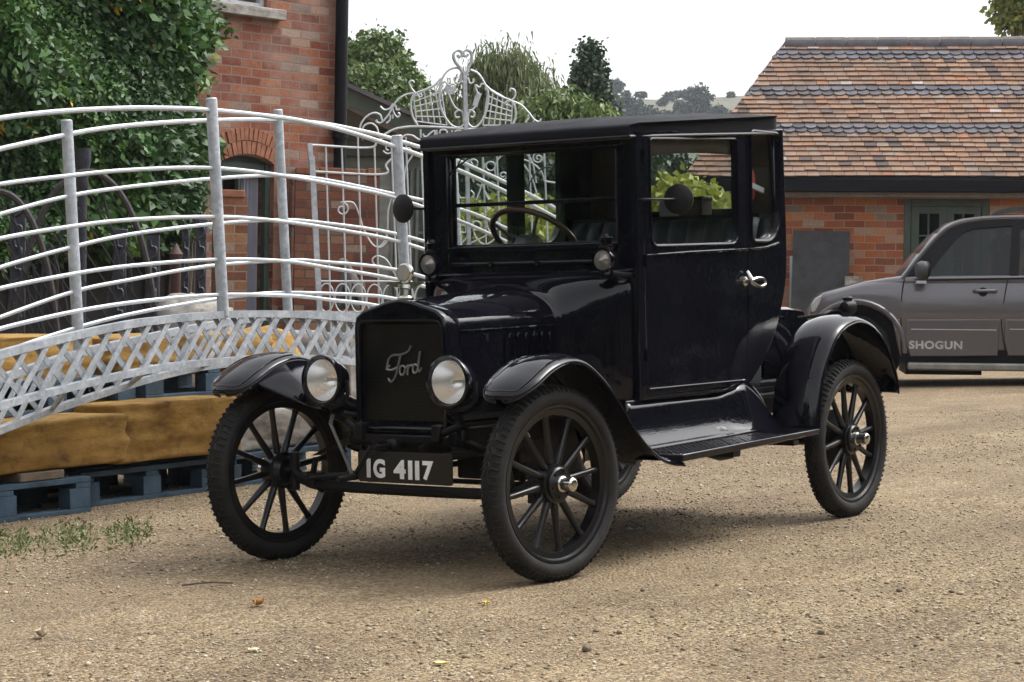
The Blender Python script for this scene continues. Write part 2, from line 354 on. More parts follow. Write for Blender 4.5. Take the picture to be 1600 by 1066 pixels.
def tree(name, label, cat, base, h, blobs, n, leaf, mat, trunk_r=.15, group=None, droop=.3, limbs=7, shell=.45, clump=14, wid=.42, hang=0., seed=0, cl=.35):
    """blobs (dx, dy, dz, rx, ry, rz) from the base; leaves gather in clumps along twigs"""
    base = np.array(base, float); t = thing(name, label, cat, tuple(base), group)
    nc = max(n//clump, 1); C, d, k = crown_pts(blobs, nc, shell); tn = RNG.beta(2, 2, nc)
    idx = np.repeat(np.arange(nc), clump); rs = leaf*cl*clump**.5; P = C[idx]+RNG.normal(size=(len(idx), 3))*rs*.55
    if hang: P[:, 2] -= RNG.uniform(0, hang, len(P))
    D = d[idx]*.6+RNG.normal(size=(len(idx), 3))*.7; D[:, 2] -= droop
    V, F, T = leaves(P, D, leaf, tn[idx]*.65+RNG.uniform(0, .35, len(idx)), wid=wid, droop=droop)
    fast('crown', V, F, mat, T, t)
    m = MB(); top = np.mean([b[:3] for b in blobs], 0); rnd = random.Random(seed)
    m.tube(spl([(0, 0, -.2), (top[0]*.15, top[1]*.15, h*.25), (top[0]*.5, top[1]*.5, h*.5), (top[0]*.9, top[1]*.9, h*.85)], 4), list(np.linspace(trunk_r, trunk_r*.25, 13)), 8)
    for i in range(limbs):
        b = blobs[i % len(blobs)]; z0 = h*(.25+.4*rnd.random()); s0 = (top[0]*.4, top[1]*.4, z0); e = (b[0]+rnd.uniform(-.6, .6)*b[3], b[1]+rnd.uniform(-.6, .6)*b[4], b[2]+rnd.uniform(-.3, .6)*b[5])
        mid = tuple((s0[j]*.5+e[j]*.5)+(.1*h if j == 2 else 0) for j in range(3)); m.tube(spl([s0, mid, e], 4), list(np.linspace(trunk_r*.45, trunk_r*.08, 9)), 5)
    m.build('trunk', M['bark'], t); return t

# ---------------------------------------------------------------- ground
def gravel():
    m = NT('gravel'); v = m.obj()
    def cells(sc):
        q = m.n('ShaderNodeTexVoronoi', Scale=sc); m.l(v, q.inputs['Vector']); s = m.n('ShaderNodeSeparateColor'); m.l(q.outputs['Color'], s.inputs[0]); return q.outputs['Distance'], s.outputs[0]
    d1, c1 = cells(75); d2, c2 = cells(190)
    pal = [(0, (.10, .07, .042)), (.2, (.23, .165, .095)), (.45, (.37, .285, .17)), (.7, (.47, .385, .25)), (.86, (.62, .55, .41)), (.93, (.19, .17, .155)), (1, (.74, .70, .60))]
    a = m.ramp(c1, pal); b = m.ramp(c2, [(0, (.19, .14, .09)), (.5, (.34, .265, .175)), (1, (.50, .42, .30))])
    worn = m.ramp(m.noise(.55, 6, .6, v), [(.42, (0, 0, 0)), (.62, (1, 1, 1))])
    c = m.mix(worn, m.mix(.2, a, b), m.mix(.62, a, b))
    lg = m.ramp(m.noise(.22, 5, .6, v), [(.3, (.84, .80, .77)), (.5, (.95, .91, .85)), (.7, (1.08, 1.04, .94))]); c = m.mix(1.0, c, lg, 'MULTIPLY')
    dm = m.ramp(m.noise(1.6, 5, .6, v), [(.33, (.80, .78, .76)), (.60, (1.08, 1.07, 1.05))]); c = m.mix(1.0, c, dm, 'MULTIPLY')
    mp = m.n('ShaderNodeMapping'); mp.inputs['Scale'].default_value = (.16, 1.1, 1); mp.inputs['Rotation'].default_value = (0, 0, .12); m.l(v, mp.inputs[0])
    c = m.mix(1.0, c, m.ramp(m.noise(1.0, 5, .6, mp.outputs[0]), [(.36, (.76, .71, .68)), (.5, (.95, .92, .89)), (.66, (1.04, 1.01, .97))]), 'MULTIPLY')
    m.col(c); m.set(Roughness=.93)
    i1 = m.n('ShaderNodeMath', operation='SUBTRACT'); i1.inputs[0].default_value = 1; m.l(d1, i1.inputs[1])
    i2 = m.n('ShaderNodeMath', operation='SUBTRACT'); i2.inputs[0].default_value = 1; m.l(d2, i2.inputs[1])
    b1 = m.bump(i1.outputs[0], .9, .02); b2 = m.bump(i2.outputs[0], .6, .007, b1); m.nrm(m.bump(m.noise(7, 5, .6, v), .35, .03, b2)); return m.m
M['gravel'] = gravel()
g = MB(); g.box(-300, 900, -500, 700, -1, 0); gm = MB()
gm.add([(-300, -500, 0), (900, -500, 0), (900, 700, 0), (-300, 700, 0)], [(0, 1, 2, 3)])
tag(gm.build('ground', M['gravel'], smooth=0), kind='structure')
# loose pebbles standing proud of the sheet
def pebbles():
    n = 60000; D = 5.4+RNG.power(1.4, n)*13; L = RNG.uniform(-.27, .27, n)*D
    P = CAM[None]+HF*D[:, None]+HS*L[:, None]; P[:, 2] = 0
    # ragged patches: fewer where the surface is worn smooth
    nz = np.sin(P[:, 0]*1.3+np.sin(P[:, 1]*1.7)*1.2)+np.sin(P[:, 1]*2.1+np.sin(P[:, 0]*.9)*1.5); keep = (nz+RNG.normal(size=n)*.8 > -.5); P = P[keep]; n = len(P)
    r = np.clip(RNG.lognormal(math.log(.0054), .36, n), .003, .015)
    base = np.array([(1, 0, 0), (0, 1, 0), (-1, 0, 0), (0, -1, 0), (0, 0, 1), (.0, 0, -1)], float)
    V = base[None]*r[:, None, None]*RNG.uniform(.65, 1.25, (n, 6, 1)); V[:, :, 2] *= .6
    a = RNG.uniform(0, 2*PI, n); c, s = np.cos(a)[:, None], np.sin(a)[:, None]; x = V[:, :, 0]*c-V[:, :, 1]*s; y = V[:, :, 0]*s+V[:, :, 1]*c; V[:, :, 0] = x; V[:, :, 1] = y
    V += P[:, None]; V[:, :, 2] += (r*.25)[:, None]
    f = np.array([(0, 1, 4), (1, 2, 4), (2, 3, 4), (3, 0, 4), (1, 0, 5), (2, 1, 5), (3, 2, 5), (0, 3, 5)]); F = (f[None]+(np.arange(n)*6)[:, None, None]).reshape(-1, 3)
    m = leafmat('pebble_stone', [(0, (.15, .11, .075)), (.3, (.28, .21, .13)), (.6, (.42, .34, .22)), (.85, (.55, .48, .36)), (1, (.68, .64, .56))], .9, 0)
    o = fast('gravel_stones', V.reshape(-1, 3), F, m, np.repeat(RNG.beta(2, 2, n), 8), smooth=True)
    tag(o, 'loose pale and brown gravel stones scattered over the yard', kind='stuff')
pebbles()
# ---------------------------------------------------------------- hill
def hill_h(l, d):      # lateral, depth
    r = interp([(-400, 26), (-150, 30), (-40, 33), (15, 36), (24, 37), (32, 36.4), (50, 36), (80, 37.5), (140, 38), (300, 34), (600, 28)], l*420/max(d, 60))
    return r*(max(d-110, 0)/290.)**1.25 if d < 400 else r-(d-400)*.06
hm = MB(); rows = []
for d in list(range(110, 400, 12))+[400, 410, 430, 470, 540]:
    row = []
    for l in range(-330, 331, 10):
        P = CAM+HF*d+HS*(l*d/400); row.append((P[0], P[1], hill_h(l, d)+.6*math.sin(l*.13+d*.05)-.3 if d > 112 else -.4))
    rows.append(row)
hm.grid(rows)
def fieldmat():
    m = NT('hill_field'); v = m.obj()
    mp = m.n('ShaderNodeMapping'); mp.inputs['Scale'].default_value = (.012, .02, .02); m.l(v, mp.inputs[0])
    c = m.ramp(m.noise(1.0, 5, .55, mp.outputs[0]), [(.35, (.09, .11, .06)), (.5, (.13, .125, .085)), (.62, (.15, .125, .10)), (.75, (.10, .12, .07))]); c = m.mix(1.0, c, m.ramp(m.noise(.5, 5, .6, v), [(.3, (.85, .85, .85)), (.7, (1.1, 1.1, 1.1))]), 'MULTIPLY')
    m.col(c); m.set(Roughness=1); return m.m
M['field'] = fieldmat(); tag(hm.build('hills', M['field']), kind='structure')
# ================================================================ VINTAGE CAR (x = rearwards, y = its right side, z up)
CARG = thing('vintage_car', 'black 1920s two-door saloon car with wooden spoked wheels parked on the gravel', 'car')
PT, FB = M['paint'], M['frame_black']
# ---- body sides
def body_profile():
    low = spl([(1.70, .655), (1.84, .69), (1.97, .79), (2.09, .93), (2.165, 1.07), (2.20, 1.2), (2.205, 1.335)], 4)
    return low
lowrear = body_profile()
side_out = [(.872, .655), (1.5, .65)]+[tuple(q) for q in lowrear]+[(2.20, 1.5), (2.185, 1.875), (.872, 1.80)]
# door opening and quarter window
door_out = [(.93, .672), (1.6, .668), (1.76, .69), (1.80, .75), (1.822, .95), (1.826, 1.31), (1.83, 1.835), (.93, 1.775)]
door_win = rr(.985, 1.328, 1.722, 1.79, [.05, .05, .02, .02]); door_win = [(x, z+.045*(x-1.35)*(1 if z > 1.6 else .45)-(.004 if z > 1.6 else 0)) for x, z in door_win]
qwin = rr(1.868, 1.352, 2.122, 1.842, [.03, .13, .03, .03], 7)
door_out0, door_win0, qwin0 = door_out, door_win, qwin
slant = lambda L: [(x, z+.045*(x-1.35)*(1 if z > 1.6 else .45)-.02*(z > 1.6)) for x, z in L]
FARX = lambda x: float(np.interp(x, [.87, 1.0, 1.722, 1.826, 1.868, 2.122, 2.3], [.87, 1.02, 1.53, 1.578, 1.632, 1.94, 2.3]))
for sgn in (-1, 1):
    yo = .575*sgn
    fx_ = (lambda x: x) if sgn < 0 else FARX
    door_out, door_win, qwin = [[(fx_(x), z) for x, z in L] for L in (door_out0, door_win0, qwin0)]
    b = curve_mesh([side_out, door_out[::-1], qwin], .03, .004 if sgn < 0 else 0); xf(b, XZ(.56*sgn)); b.build('side_panel', PT, CARG, smooth=35)
    do = [(x+(.004 if x < 1 else -.004), z+(.004 if z < 1 else -.004)) for x, z in door_out]
    dr = curve_mesh([do, door_win], .026, .004 if sgn < 0 else 0); xf(dr, XZ(.562*sgn)); dr = dr.build('door', PT, CARG, smooth=35)
    # belt moulding and window surrounds
    mo = MB(); mo.tube([(.932, .577*sgn, 1.272), (1.3, .579*sgn, 1.287), (1.815, .579*sgn, 1.303)], .007, 8); mo.build('door_moulding', PT, dr); mo = MB(); mo.tube([(.945, .576*sgn, .70), (1.78, .576*sgn, .70)], .004, 6); mo.build('door_moulding', PT, dr)
    fr = MB(); fr.tube([(fx_(x), .577*sgn, z) for x, z in slant(rr(.975, 1.321, 1.732, 1.812, [.055, .055, .02, .02]))], .0055, 6, closed=True); fr.build('window_frame', PT, dr)
    fr = MB(); fr.tube([(fx_(x), .578*sgn, z) for x, z in rr(1.858, 1.342, 2.132, 1.852, [.035, .14, .03, .03], 8)], .008, 6, closed=True); fr.tube([(1.835, .578*sgn, 1.303), (2.0, .579*sgn, 1.312), (2.13, .57*sgn, 1.335), (2.205, .53*sgn, 1.355)], .007, 8)
    fr.build('quarter_window_frame', PT, CARG)
    gp = curve_mesh([door_win], .004); xf(gp, XZ(.556*sgn)); gp.build('window_glass', M['glass'], dr, smooth=0)
    gp = curve_mesh([qwin], .004); xf(gp, XZ(.553*sgn)); gp.build('quarter_glass', M['glass'], CARG, smooth=0)
    # blind behind the door window
    if sgn < 0: bl = MB(); bl.grid([[(x, .545*sgn, z0+.02*math.sin((x-.985)/.737*PI)*.6) for x in np.linspace(.97, 1.74, 9)] for z0 in (1.80, 1.745, 1.70+.0)]); bl.v = [(x, y, z+(x-1)*.05) for x, y, z in bl.v]; bl.build('roller_blind', M['cloth_tan'], dr, solid=.003)
    # handle and hinges
    h = MB(); h.lathe([(.0, 0), (.022, 0), (.022, .006), (.010, .010), (.010, .04), (.0, .042)], (1.79, .575*sgn, 1.155), (0, sgn, 0), 16)
    pth = spl([(1.79, .61*sgn, 1.155), (1.84, .62*sgn, 1.168), (1.895, .62*sgn, 1.16), (1.905, .62*sgn, 1.14), (1.86, .62*sgn, 1.128), (1.81, .615*sgn, 1.14)], 5, True); h.tube(pth, .0085, 8, closed=True)
    h.tube([(1.79, .59*sgn, 1.20), (1.79, .615*sgn, 1.165)], .008, 6); h.build('door_handle', M['nickel'], dr)
    for z in (.845, 1.25, 1.70):
        hg = MB(); hg.tube([(.925, .580*sgn, z-.025), (.925, .580*sgn, z+.025)], .008, 8); hg.box(.925, .965, .568*sgn-.006, .568*sgn+.010, z-.012, z+.012); hg.build('hinge', PT, dr)
# ---- rear and inner surfaces
bk = MB(); rows = []
prof = [(1.62, .66)]+[tuple(q) for q in lowrear]+[(2.20, 1.42), (2.20, 1.5), (2.185, 1.86)]
def rear_row(x, z, k=.0):
    r = []
    for t in np.linspace(-1, 1, 25):
        y = .56*math.copysign(min(abs(t)*1.0, 1), t); e = max(abs(t)-.8, 0)/.2; r.append((x+.035*(1-abs(t)**2)-.075*e**2.2*(1 if x > 1.9 else .2), y, z))
    return r
rows = [rear_row(x, z) for x, z in prof]
# cut the rear window: leave out faces inside it
n = len(rows[0]); vs = [q for r in rows for q in r]; fs = []
for i in range(len(rows)-1):
    for j in range(n-1):
        zc = (rows[i][j][2]+rows[i+1][j][2])/2; yc = (rows[i][j][1]+rows[i][j+1][1])/2
        if zc > 1.5 and abs(yc) < .30: continue
        fs.append((i*n+j, i*n+j+1, (i+1)*n+j+1, (i+1)*n+j))
bk.add(vs, fs); back = bk.build('rear_panel', PT, CARG, smooth=50, solid=.012)
bt = MB(); bt.box(2.19, 2.225, -.31, .31, 1.80, 1.87); bt.box(2.2, 2.24, -.31, .31, 1.49, 1.51); bt.build('rear_window_frame', PT, CARG, bevel=.004)
gl = MB(); gl.box(2.205, 2.209, -.30, .30, 1.505, 1.80); gl.build('rear_glass', M['glass'], CARG, smooth=0)
# ---- roof
def roof_z(x, y): return 1.826+.078*(x-.83)+(-.0)+.045*(1-(y/.6)**2)*min(1, (x-.80)/.35)*min(1, max(2.24-x, 0)/.25)
out = []
xs = np.linspace(0, 1, 25); rows = []
def roof_edge(k, dz, grow):
    L = [(.838-grow, -.56-grow), (1.4, -.578-grow), (2.08, -.572-grow)]
    a = [(2.08+(.15+grow)*math.sin(t), -(.422)-(.15+grow)*math.cos(t)) for t in np.linspace(.1, PI/2, 7)]
    P = L+a+[(2.23+grow, 0)]; P = P+[(x, -y) for x, y in P[:-1]][::-1]; P = P+[(.838-grow, .3), (.838-grow, 0), (.838-grow, -.3)]
    return P
rings = [(0, -.050, -.012), (0, -.046, 0.002), (0, -.010, .004), (0, .0, -.004), (0, .008, -.03), (0, .03, -.15), (0, .045, -.30), (0, .05, -.5)]
mr = MB(); rr_rows = []
for k_, (k, dz, gr) in enumerate(rings):
    P = roof_edge(k, dz, 0); cx, cy = 1.53, 0
    sc = [(x+(gr if x > cx else -gr)*(1 if abs(x-cx) > .6 else abs(x-cx)/.6), y+math.copysign(min(gr, 1e9), y)*(1 if abs(y) > .25 else abs(y)/.25)) if gr > -.14 else (cx+(x-cx)*(1+gr*1.3), cy+(y-cy)*(1+gr*1.7)) for x, y in P]
    rr_rows.append([(x, y, 1.826+.078*(x-.83)+dz-(.020*(x-.83) if k_ < 2 else 0)) for x, y in sc])
mr.grid(rr_rows, close=True); mr.add(rr_rows[-1], [tuple(range(len(rr_rows[-1])))]); mr.build('roof', M['roof_cloth'], CARG, smooth=60)
rl = MB(); P = roof_edge(0, 0, .006); rl.tube([(x, y, 1.826+.058*(x-.83)-.048) for x, y in P], .007, 6, closed=True); rl.build('drip_rail', PT, CARG)
cl = MB(); cl.add([(.86, -.55, 1.775), (2.18, -.55, 1.855), (2.18, .55, 1.855), (.86, .55, 1.775)], [(0, 1, 2, 3)]); cl.build('headlining', M['cloth_tan'], CARG, solid=.01)
# ---- front: header, pillars, windscreen
fp = MB()
fp.box(.885, .935, -.545, .545, 1.742, 1.782)
for s in (-1, 1):
    a, b2 = sorted((.452*s, .556*s)); fp.box(.893, .965, a, b2, 1.19, 1.80)
    a, b2 = sorted((.44*s, .458*s)); fp.box(.905, .94, a, b2, 1.33, 1.75)
fp.build('windscreen_pillars', PT, CARG, bevel=.008)
pn = MB(); pn.box(.898, .93, -.475, .475, 1.19, 1.335); pn.build('scuttle_panel', PT, CARG, bevel=.006)
br_ = MB(); br_.tube([(.885, -.42, 1.252), (.885, .42, 1.252)], .011, 10); br_.tube([(.89, -.46, 1.315), (.89, .46, 1.315)], .009, 8)
for y in (-.05, .2): br_.lathe([(0, 0), (.012, 0), (.012, .01), (0, .012)], (.876, y, 1.252), (-1, 0, 0), 8)
br_.build('scuttle_rail', PT, CARG)
ws = MB(); ws.box(.912, .932, -.45, .45, 1.512, 1.530); ws.box(.912, .932, -.45, .45, 1.327, 1.342); ws.box(.912, .932, -.45, .45, 1.735, 1.75); ws.build('windscreen_frame', PT, CARG, bevel=.003)
for z0, z1, yy in ((1.342, 1.515, .923), (1.528, 1.736, .917)):
    q = MB(); q.box(yy, yy+.004, -.449, .449, z0, z1); q.build('windscreen_glass', M['glass'], CARG, smooth=0)
wp = MB(); wp.tube([(.895, .36, 1.752), (.90, .40, 1.70), (.905, .455, 1.655)], .003, 5); wp.tube([(.902, .335, 1.735), (.904, .45, 1.665)], .004, 5); wp.build('wiper', FB, CARG)
for s, lo in ((-1, 0), (1, 0)):
    a = MB(); y1 = .62*s; xm = 1.095 if s < 0 else .825
    a.tube([(.90, .555*s, 1.512), (.93, .60*s, 1.513), (xm, (.64 if s < 0 else .66)*s, 1.515)], .006, 6)
    a.build('mirror_arm', FB, CARG)
    mm = MB(); c = (xm, (.645 if s < 0 else .665)*s, 1.515); ax = (-1, -.25, 0) if s < 0 else (-1, .15, 0)
    mm.lathe([(0, .014), (.03, .012), (.055, .006), (.066, -.002), (.066, -.010), (.06, -.014), (0, -.014)], c, ax, 28); mm.build('mirror', FB, CARG)
# ---- cowl: from bonnet section to body section
def hood_sec(t, n=34):
    """t 0 at radiator, 1 at the rear of the bonnet, 2 at the body; points from left bottom over the top to right bottom"""
    if t <= 1:
        hw = .232+(.285-.232)*t; zt = 1.098+(1.148-1.098)*t; zs = .985+(.985-.985)*t; zb = .70; p = 2.3+.2*t
    else:
        s = t-1; e = s*s*(3-2*s); e2 = s**.8
        hw = .285+(.548-.285)*(e*.75+s*.25); zt = 1.148+(1.215-1.148)*e; zs = .985+(1.10-.985)*e; zb = .70-.04*e; p = 2.5+1.2*e
    pts = []
    for a in np.linspace(0, PI, n):
        c, s_ = math.cos(a), math.sin(a); y = -hw*math.copysign(abs(c)**(2/p), c); z = zs+(zt-zs)*abs(s_)**(2/p)*(1 if t > 1 else (.86+.14*(1-min(abs(y)/hw, 1)))/1.0)
        pts.append((y, z))
    return [(-hw, zb)]+[(-hw, zb+(zs-zb)*k/6) for k in range(1, 6)]+pts+[(hw, zb+(zs-zb)*k/6) for k in range(5, 0, -1)]+[(hw, zb)]
hd = MB(); hd.grid([[(.045+.615*t, y, z) for y, z in hood_sec(t)] for t in np.linspace(0, 1, 9)])
hood = hd.build('bonnet', PT, CARG, smooth=50)
tr = MB()
for s in (-1, 1): tr.tube([(.05, -.236*s, .975), (.655, -.289*s, .985)], .0035, 5)
tr.tube([(.05, 0, 1.099), (.655, 0, 1.149)], .005, 6); tr.build('bonnet_hinge', PT, hood)
bd = MB(); bd.tube([(.66, y, z) for y, z in hood_sec(1)], .006, 6); bd.build('bonnet_beading', PT, hood); bd = MB(); bd.tube([(.05, y*1.01, z) for y, z in hood_sec(0)], .005, 6); bd.build('bonnet_beading', PT, hood)
for s in (-1, 1):
    for i in range(6):
        x = .345+i*.052; y = (.232+.053*(x-.045)/.615)*s; lv = MB()
        lv.tube(spl([(x+.022, y+.002*s, .952), (x+.010, y+.012*s, .955), (x, y+.014*s, .935), (x-.002, y+.012*s, .84), (x-.002, y+.008*s, .80)], 4), [.004]*2+[.006]*13+[.005]*2, 6); lv.build('louvre', PT, hood)
    ct = MB(); ct.tube([(.2, .245*s, .955), (.2, .262*s, .955), (.2, .262*s, .93)], .006, 6); ct.build('bonnet_catch', FB, hood)
cw = MB(); cw.grid([[(.66+.235*(t-1)+.0, y, z) for y, z in hood_sec(t)] for t in np.linspace(1, 2, 15)]); cw.build('scuttle', PT, CARG, smooth=50)
# scuttle closing: top shelf up to the windscreen and door posts down to the sill
po = MB()
for s in (-1, 1):
    a, b2 = sorted((.50*s, .562*s)); po.box(.885, .93, a, b2, .655, 1.22)
po.box(.885, .905, -.52, .52, 1.15, 1.215)
po.build('door_post', PT, CARG, bevel=.012)
# ---- radiator
top = [(-.236, .60), (-.238, .99), (-.228, 1.035), (-.19, 1.062), (-.06, 1.100), (0, 1.108), (.06, 1.100), (.19, 1.062), (.228, 1.035), (.238, .99), (.236, .60)]
outl = [(-.20, .555), (-.228, .565), (-.236, .60)]+top[1:-1]+[(.236, .60), (.228, .565), (.20, .555)]
inn = rr(-.212, .59, .212, 1.012, [.02, .02, .03, .03])
rs = curve_mesh([outl, inn], .10, .012, 2); xf(rs, YZ(0.0)); rad_ = rs.build('radiator_shell', PT, CARG, smooth=45)
tk = MB(); tk.box(-.032, .03, -.212, .212, 1.005, 1.03); tk.build('radiator_tank', PT, rad_); tk = MB(); tk.box(-.030, .03, -.212, .212, .585, .612); tk.build('radiator_tank', PT, rad_)
core = MB(); core.box(-.022, .03, -.213, .213, .60, 1.012)
for i in range(54): z = .612+i*.0073; core.box(-.027, -.021, -.211, .211, z, z+.0022)
for i in range(24): y = -.205+i*.0178; core.box(-.0225, -.02, y, y+.004, .612, 1.005)
core.build('radiator_core', M['spoke'], rad_, smooth=0)
# script badge
fs_ = lambda px, py: (-.044, (px-660)/1000*-1, 0)
def sc(pts):      # enlarged-photo pixels of the badge to (y, z)
    return [(-.036, .077-(x-290)/(465-290)*.178, .767+(770-y)/(770-597)*.150) for x, y in pts]
bg_ = MB(); r = .0048
for L in ([(292, 695), (302, 660), (325, 642), (360, 640), (400, 625), (418, 598)], [(362, 642), (350, 690), (335, 740), (312, 768), (296, 752)], [(308, 690), (290, 706), (315, 712), (345, 700)], [(372, 690), (360, 700), (358, 722), (368, 735), (382, 722), (384, 700), (374, 690)], [(384, 702), (396, 695), (400, 690), (398, 712), (396, 735)], [(398, 706), (410, 690), (420, 688), (421, 695)], [(448, 690), (434, 684), (424, 702), (428, 722), (440, 722), (450, 700)], [(462, 622), (456, 660), (450, 705), (458, 718), (468, 700)]):
    bg_.tube(spl(sc(L), 5), r, 6)
bg_.build('script_badge', simple('dull_badge_metal', (.24, .24, .25), .45, .8), rad_)
# cap, wings, gauge
cp = MB(); cp.lathe([(0, 0), (.032, 0), (.034, .012), (.026, .02), (.024, .045), (.03, .052), (.028, .066), (.012, .07), (0, .07)], (0, 0, 1.10), (0, 0, 1), 20); cp = cp.build('radiator_cap', M['nickel'], rad_)
wg = MB()
for s in (-1, 1):
    wg.add([(-.004, 0, 1.158), (-.004, .05*s, 1.155), (-.004, .09*s, 1.168), (-.004, .098*s, 1.176), (-.004, .05*s, 1.178), (-.004, 0, 1.176), (.004, 0, 1.158), (.004, .05*s, 1.155), (.004, .09*s, 1.168), (.004, .098*s, 1.176), (.004, .05*s, 1.178), (.004, 0, 1.176)], [(0, 1, 2, 3, 4, 5), (11, 10, 9, 8, 7, 6), (0, 1, 7, 6), (1, 2, 8, 7), (2, 3, 9, 8), (3, 4, 10, 9), (4, 5, 11, 10)])
wg.build('cap_wings', M['nickel'], cp, smooth=0)
gg = MB(); gg.lathe([(0, .012), (.034, .012), (.041, .006), (.041, -.006), (.034, -.012), (0, -.012)], (0, 0, 1.212), (-1, 0, 0), 24); gg.build('temperature_gauge', M['nickel'], cp)
gf = MB(); gf.lathe([(0, .0135), (.031, .0135), (.031, .012)], (0, 0, 1.212), (-1, 0, 0), 20); gf.box(-.016, -.014, -.004, .004, 1.19, 1.235); gf.build('gauge_dial', simple('gauge_dial', (.35, .34, .32), .3), cp)
# ---- headlamps
for s in (-1, 1):
    c = (-.135, .327*s, .778); hl = MB()
    hl.lathe([(0, -.135), (.022, -.13), (.05, -.105), (.075, -.07), (.09, -.03), (.096, .0), (.104, .004), (.107, .014), (.104, .026), (.094, .030), (.090, .022), (.088, .0), (.075, -.02)], c, (-1, 0, 0), 36)
    hl = hl.build('headlamp', PT, CARG, smooth=40)
    rf = MB(); rf.lathe([(0, -.085), (.02, -.083), (.045, -.06), (.068, -.03), (.086, .012)], c, (-1, 0, 0), 32); rf.build('reflector', M['reflector'], hl)
    bu = MB(); bu.lathe([(0, .0), (.008, -.003), (.011, -.015), (.006, -.03), (.006, -.08)], c, (-1, 0, 0), 10); bu.build('bulb', simple('bulb_glass', (.6, .6, .55), .1), hl)
    ln = MB(); ln.lathe([(0, .033), (.03, .031), (.06, .027), (.089, .020)], c, (-1, 0, 0), 32); ln.build('lens', M['lamp_glass'], hl)
    fk = MB(); fk.tube(spl([(-.10, .327*s, .672), (-.08, .327*s, .64), (-.02, .30*s, .60), (.05, .27*s, .58)], 4), .014, 8); fk.tube(spl([(-.12, .435*s, .778), (-.12, .43*s, .70), (-.10, .327*s, .665), (-.12, .225*s, .70), (-.12, .218*s, .778)], 4), .009, 6)
    fk.tube([(-.06, .29*s, .64), (.0, .24*s, .62)], .011, 6); fk.build('lamp_bracket', FB, CARG)
# ---- side oil lamps
for s in (-1, 1):
    c = (.79, .468*s, 1.255); sl_ = MB()
    sl_.lathe([(0, -.06), (.03, -.055), (.044, -.03), (.046, .01), (.053, .014), (.055, .024), (.052, .036), (.044, .036), (.042, .02)], c, (-1, 0, 0), 28)
    sl_.lathe([(.03, .04), (.036, .05), (.036, .062), (.024, .066), (.024, .082), (.034, .086), (.034, .094), (.022, .10), (.02, .112), (.0, .118)], c, (0, 0, 1), 18)
    sl_.lathe([(.026, -.04), (.03, -.055), (.03, -.075), (.016, -.082), (0, -.082)], c, (0, 0, 1), 16)
    sl_ = sl_.build('side_lamp', PT, CARG)
    ln = MB(); pr = [(0, .055)]
    for k in range(1, 9): pr += [(.0055*k-.002, .055-.003*k+.0015), (.0055*k, .055-.003*k-.002)]
    ln.lathe(pr, c, (-1, 0, 0), 28); ln.build('lens', simple('ribbed_lens', (.28, .27, .26), .12, .5), sl_)
    bk_ = MB(); bk_.tube([(.80, .49*s, 1.20), (.85, .53*s, 1.19), (.90, .53*s, 1.19)], .012, 8); bk_.build('lamp_bracket', FB, sl_)
# ---- wings (fenders)
def fender(path, y0, y1, name, tip=True, crown=.02, rows_=None):
    P = [np.array(q, float) for q in spl(path, 6)]; m = MB(); R_ = []
    sec = [(0, -.016), (.03, -.004), (.12, .3*crown), (.3, .85*crown), (.5, crown), (.7, .85*crown), (.88, .3*crown), (.97, -.004), (1, -.020)]
    yc = (y0+y1)/2; hw = (y1-y0)/2; s0 = 0; S_ = [0]
    for i in range(1, len(P)): S_.append(S_[-1]+np.linalg.norm(P[i]-P[i-1]))
    for i, q in enumerate(P):
        a = P[min(i+1, len(P)-1)]-P[max(i-1, 0)]; a /= np.linalg.norm(a); nrm = np.array([-a[1], a[0]]); k = 1
        if tip: u = min(S_[i]/.13, 1); k = .18+.82*math.sqrt(max(1-(1-u)**2, 0))
        dz = -.03*(1-min(S_[i]/.05, 1)) if tip else 0
        R_.append([(q[0]+nrm[0]*(h*(k if h > 0 else 1)), yc+(2*t-1)*hw*k, q[1]+nrm[1]*(h*(k if h > 0 else 1))+dz*0) for t, h in sec])
    m.grid(R_)
    o = m.build(name, PT, CARG, smooth=60, solid=.004)
    e = MB(); e.tube([r_[-1] for r_ in R_][::1], .0045, 6)
    e.tube([r_[0] for r_ in R_], .0045, 6)
    if tip: e.tube([R_[0][j] for j in range(9)], .0045, 6)
    e.build('wing_beading', PT, o)
    if tip:      # raised bead round the tongue
        b = MB(); L = [R_[i][2] for i in range(26, 3, -1)]+[R_[3][j] for j in range(3, 6)]+[R_[i][6] for i in range(4, 27)]; b.tube([(x, y, z+.003) for x, y, z in L], .0035, 5); b.build('pressed_bead', PT, o)
    return o, R_
fpath = [(-.345, .728), (-.30, .765), (-.23, .805), (-.14, .845), (-.04, .866), (.06, .860), (.15, .822), (.25, .755), (.335, .678), (.475, .54), (.62, .448), (.72, .418), (.81, .406)]
for s in (-1, 1):
    y0, y1 = sorted((.585*s, .83*s)); o, R_ = fender(fpath, y0, y1, 'front_wing')
    v = MB(); inner = [r_[0] if s > 0 else r_[-1] for r_ in R_][8:]
    v.grid([[q for q in inner], [(max(q[0], -.1)+.0, .46*s, max(q[2]-.10, .60) if q[0] < .5 else .60) for q in inner], [(max(q[0], -.1), .30*s, .64) for q in inner]])
    v.build('inner_wing', PT, o, smooth=60, solid=.003)
    v = MB(); v.grid([[(q[0], .585*s, q[2]) for q in inner if q[0] > .2], [(max(q[0], .42), .585*s, max(.43, q[2]-.25)) for q in inner if q[0] > .2]]); v.build('wing_valance', PT, o, solid=.003)
rpath = [(2.0, .46), (2.02, .58), (2.055, .70), (2.12, .80), (2.20, .885), (2.30, .94), (2.42, .965), (2.54, .955), (2.66, .91), (2.76, .835), (2.84, .74), (2.885, .65), (2.895, .585)]
